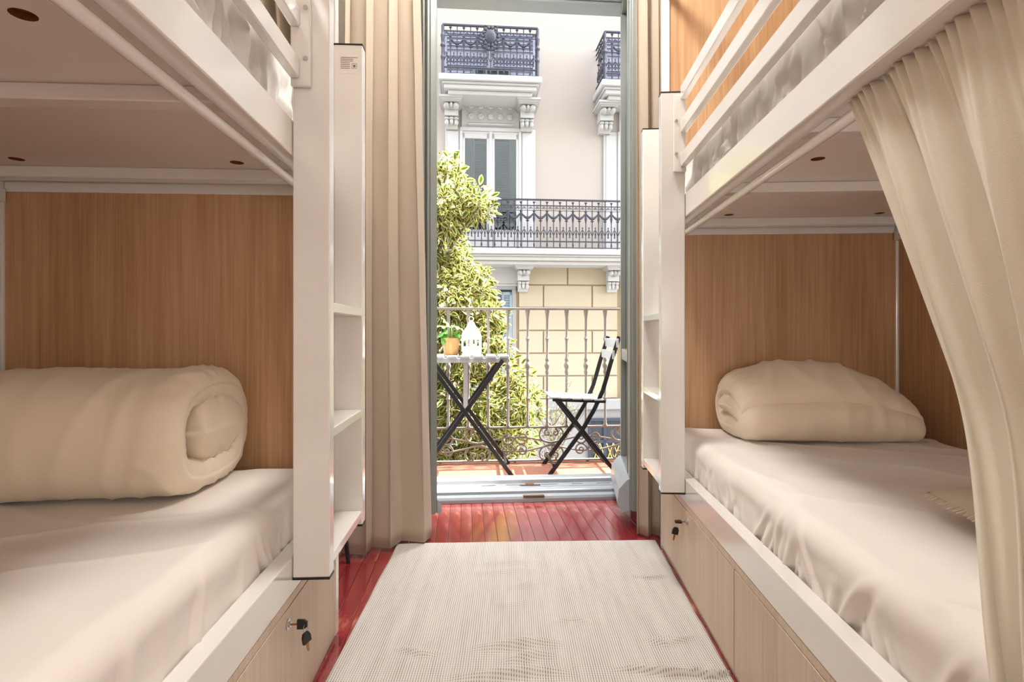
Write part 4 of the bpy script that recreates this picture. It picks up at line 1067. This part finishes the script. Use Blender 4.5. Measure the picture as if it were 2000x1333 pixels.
# upper balconies
def upper_balcony(axis_px, name):
    c = fx(axis_px, -.75); hw = 1.04
    sb = slab(name, c - hw, c + hw, 0.85, z_b2, 0.34)
    n = 14; x0 = c - n * BP / 2
    far_railing(sb, x0, n, -0.75, z_b2, True, crest=c)
    side_railing(sb, x0 - .02, -0.75, 0, z_b2); side_railing(sb, x0 + n * BP + .02, -0.75, 0, z_b2)
    q = [ball((c, -.78, z_b2 + .80), .12, .04, .15, 14, 8)]
    for i in range(14):
        a = i / 14 * 6.283; q.append(ball((c + .16 * math.cos(a), -.78, z_b2 + .80 + .18 * math.sin(a)), .035, .025, .04, 7, 5))
    for s_ in (-1, 1):
        q.append(tube([(x, y - .78, z) for x, y, z in spiral_pts(c + s_ * .1, z_b2 + .97, .01, .05, 0, 1.3, 14)], .012, 5))
        q.append(tube([(c + s_ * .16, -.77, z_b2 + .72), (c + s_ * .22, -.77, z_b2 + .76), (c + s_ * .26, -.77, z_b2 + .82)], [.02, .014, .005], 5))
    q.append(tube([(x + c, y - .75, z + z_b2) for x, y, z in arc(-1.5 * BP * 1.35, 1.5 * BP * 1.35, 0.76, 0.22, 14, -1)], [.014] * 3 + [.024] * 9 + [.014] * 3, 6))
    obj('crest', q, 'dark_iron', sb, smooth=60)
    louvre(sb, c - .93, c - .02, -.60, z_b2 + .02, z_b2 + .98, 'shutter_lilac', 'privacy_screen', .08)
    louvre(sb, c + .02, c + .93, -.60, z_b2 + .02, z_b2 + .98, 'shutter_lilac', 'privacy_screen', .08)
    pl = obj('vent_box', [box(c - .36, c + .40, -.70, -.63, z_b2 + .0, z_b2 + .20)], 'shutter_grey', sb, bev=.01)
    for i in range(3): obj('vent_grille', [box(c - .30 + i * .235, c - .10 + i * .235, -.705, -.698, z_b2 + .04, z_b2 + .15)], 'dark_void', pl)
    for s_ in (-1, 1): corbel(c + s_ * .80, z_b2 - .33, fz(256, -.15), 0.42, 0.62)
upper_balcony(958, 'upper_balcony'); upper_balcony(1270, 'upper_balcony')
# upper floor doors behind the balconies
for axis in (958, 1270):
    c = fx(axis)
    dr = A('upper_door', [box(c - .75, c - .6, -.06, 0, z_b2, z_b2 + 1.02), box(c + .6, c + .75, -.06, 0, z_b2, z_b2 + 1.02)], 'stucco_white')
# lower-floor windows with grey shutters
for axis in (WA, WB):
    c = fx(axis); hw = .46; zt, zb = fz(567), fz(780)
    root = A('window', [box(c - hw - .09, c - hw, -.07, .0, zb, zt), box(c + hw, c + hw + .09, -.07, 0, zb, zt), box(c - hw - .09, c + hw + .09, -.07, 0, zt, zt + .08)], 'plinth_grey', bev=.01, seg=1)
    obj('recess', [box(c - hw, c + hw, -.02, -.01, zb, zt)], 'dark_void', root)
    louvre(root, c - hw, c - hw + .22, -.045, zb, zt - .05, 'shutter_grey'); louvre(root, c + hw - .22, c + hw, -.045, zb, zt - .05, 'shutter_grey')
    obj('pane', [box(c - hw + .22, c + hw - .22, -.03, -.026, zb, zt - .05)], 'window_glass', root)
    A('lintel', [box(c - .58, c + .58, -.05, 0, fz(556), z_low + .02), box(c - .58, c + .58, -.07, 0, fz(560), fz(556))], 'stucco_white', bev=.01, seg=1)
    if axis == WB:
        for k in range(9): obj('grille_bar', [tube([(c - hw + .04 + k * .105, -.12, zb), (c - hw + .04 + k * .105, -.12, zt - .05)], .012, 6)], 'dark_iron', root)
        for z in (zb + .15, (zb + zt) / 2, zt - .2): obj('grille_band', [box(c - hw, c + hw, -.13, -.11, z, z + .03)], 'dark_iron', root)
# street-level shop window with a gold lattice
xa, xb = fx(1153, -.1), fx(1236, -.1); za, zb = fz(905, -.1), fz(824, -.1)
sw = A('shop_window', [box(xa - .05, xb + .05, -.16, -.09, zb, zb + .06), box(xa - .05, xa, -.16, -.09, za, zb), box(xb, xb + .05, -.16, -.09, za, zb), box(xa, xb, -.15, -.09, (za + zb) / 2 - .03, (za + zb) / 2 + .03), box(xa + .28, xa + .34, -.15, -.09, za, zb)], 'navy')
obj('pane', [box(xa, xb, -.12, -.105, za, zb)], 'dark_void', sw)
zm = (za + zb) / 2
for k in range(6):
    x = xa + .05 + k * .15
    for s_ in (-1, 1):
        obj('lattice_bar', [bar((x + (.0 if s_ > 0 else .15), -.135, za), (x + (.15 if s_ > 0 else 0), -.135, zm - .03), .018, .022, (0, 1, 0))], 'gold_bar', sw)
obj('street', [box(-14, 16, -8.6, 0.5, GZ - .2, GZ)], 'asphalt', kind='structure', loc=FAC_O, rotz=FAC_A)

# ================================================================== TREES
def leaf_template(L_, w):
    """folded, slightly curved leaf: 5 columns x 5 rows, with a rim value per vertex"""
    V = []; rim = []; rows = 5
    for j in range(rows):
        t = j / (rows - 1); ww = w * (math.sin(math.pi * (0.08 + 0.88 * t)) ** 0.9)
        if j == rows - 1: ww = w * 0.05
        for i, c in enumerate((-1, -0.55, 0, 0.55, 1)):
            V.append(Vector((c * ww, L_ * t, 0.22 * abs(c) * ww - 0.22 * L_ * t * t))); rim.append((1.0, 0.55, 0.0, 0.55, 1.0)[i] if 0 < j < rows - 1 else 0.75)
    F = [(j * 5 + i, j * 5 + i + 1, (j + 1) * 5 + i + 1, (j + 1) * 5 + i) for j in range(rows - 1) for i in range(4)]
    return V, F, rim
def leafy(name, leaves, m, parent, L_, w, kind=None):
    tv, tf, tr_ = leaf_template(L_, w); V = []; F = []; RM = []
    for M_ in leaves:
        k = len(V); V.extend(tuple(M_ @ q) for q in tv); F.extend(tuple(i + k for i in f) for f in tf); RM.extend(tr_)
    me = bpy.data.meshes.new(name); me.from_pydata(V, [], F); me.materials.append(MATS[m])
    me.polygons.foreach_set('use_smooth', [True] * len(me.polygons))
    a = me.attributes.new('rim', 'FLOAT', 'POINT'); a.data.foreach_set('value', RM)
    return link(name, me, parent, kind=kind)
def leaf_matrix(p, out, size):
    d = (out + Vector((random.uniform(-1, 1), random.uniform(-1, 1), random.uniform(-1.2, 0.6))) * 1.3).normalized()
    q = d.to_track_quat('Y', 'Z').to_matrix().to_4x4() @ Matrix.Rotation(random.uniform(-1.3, 1.3), 4, 'Y')
    return Matrix.Translation(p) @ q @ Matrix.Scale(size, 4)

TY = 5.25
tree = empty('variegated_tree', (-0.95, 5.5, GZ), 0, label='bushy street tree with yellow-green variegated leaves beyond the balcony railing', cat='tree')
T0 = Vector((-0.95, 5.5, GZ))
clusters = [(872, 335, 38), (905, 385, 42), (935, 405, 34), (865, 420, 55), (862, 480, 55), (885, 530, 48), (925, 560, 48), (868, 585, 62), (930, 610, 50), (965, 620, 28), (900, 680, 78),
            (965, 690, 42), (1005, 745, 42), (985, 790, 60), (900, 790, 80), (1030, 790, 36), (960, 860, 58), (870, 880, 66), (1010, 850, 44), (800, 420, 60), (770, 520, 90), (760, 660, 100), (770, 800, 95), (800, 900, 80), (930, 930, 60), (700, 600, 80), (700, 760, 80)]
cl3 = []
for (px_, py_, r_) in clusters:
    Y = TY + random.uniform(-0.25, 0.3); c = at(px_, py_, Y); cl3.append((c, r_ / FPX * Y))
allL = []
for c, r_ in cl3:
    n = int(4300 * r_ * r_)
    for _ in range(n):
        d = Vector((random.gauss(0, 1), random.gauss(0, 1), random.gauss(0, 1))).normalized()
        rr = r_ * random.random() ** 0.40
        p = c + d * rr
        rad = (d * 1.0 + Vector((0, -0.25, 0.05)))
        allL.append((p - T0, rad, random.uniform(0.7, 1.25)))
random.shuffle(allL)
# the nearest leaves in view become parts of their own
def seen(p):
    w = p + T0; px_ = 1000 + w.x / w.y * FPX; return px_ > 852
order = sorted(range(len(allL)), key=lambda i: allL[i][0].y + (0 if seen(allL[i][0]) else 10))
own = set(order[:280])
single = leafy('leaf', [Matrix.Identity(4)], 'variegated_leaf', tree, 0.085, 0.021); leaf_me = single.data
bpy.data.objects.remove(single)
for i in own:
    p, d, sz = allL[i]; o = put(leaf_me, 'leaf', tree); o.matrix_basis = leaf_matrix(p, d, sz)
leafy('foliage', [leaf_matrix(*allL[i]) for i in range(len(allL)) if i not in own], 'variegated_leaf', tree, 0.085, 0.021, kind='stuff')
tr_top = Vector((-0.85, 5.45, 1.9)) - T0
obj('trunk', [tube([(0, 0, 0), (0.03, 0.02, 1.4), (-0.02, 0, 2.6), (0.06, -.03, 4.0), tuple(tr_top)], [0.11, 0.095, 0.08, 0.06, 0.025], 10)], 'bark', tree, smooth=60)
for c, r_ in cl3:
    t = max(0.25, min(0.9, (c.z - GZ - 0.9) / 5.5)); b = tr_top * t
    m_ = b.lerp(c - T0, 0.55) + Vector((0, 0, 0.1))
    obj('branch', [tube([tuple(b), tuple(m_), tuple(c - T0)], [0.03, 0.016, 0.006], 6)], 'bark', tree, smooth=60)

# thin bare shrub by the opposite pavement
S0 = Vector((at(1078, 700, 9.0).x, 9.0, GZ))
sh = empty('sparse_shrub', tuple(S0), 0, label='thin twiggy shrub in front of the house opposite, seen between railing bars', cat='shrub')
obj('trunk', [tube([(0, 0, 0), (0.03, 0, 1.6), (0, 0, 2.9)], [0.05, 0.035, 0.02], 8)], 'bark', sh, smooth=60)
tw = []; lv = []
for k in range(46):
    a = random.uniform(0, 6.28); l_ = random.uniform(0.4, 1.0); z0 = random.uniform(2.3, 3.2)
    p0 = Vector((0.0, 0, z0)); p1 = p0 + Vector((math.cos(a) * l_ * .6, math.sin(a) * l_ * .5, l_ * random.uniform(.4, 1.1))); mdp = p0.lerp(p1, .5) + Vector((0, 0, -.05))
    tw.append(tube([tuple(p0), tuple(mdp), tuple(p1)], [0.008, .006, .003], 4))
    for j in range(12):
        q = p0.lerp(p1, random.uniform(.3, 1.0)) + Vector((random.uniform(-.05, .05), random.uniform(-.05, .05), random.uniform(-.05, .05)))
        lv.append(leaf_matrix(q, (p1 - p0).normalized(), random.uniform(.6, 1.1)))
obj('twigs', tw, 'bark', sh, kind='stuff')
leafy('foliage', lv, 'olive_leaf', sh, 0.06, 0.013, kind='stuff')
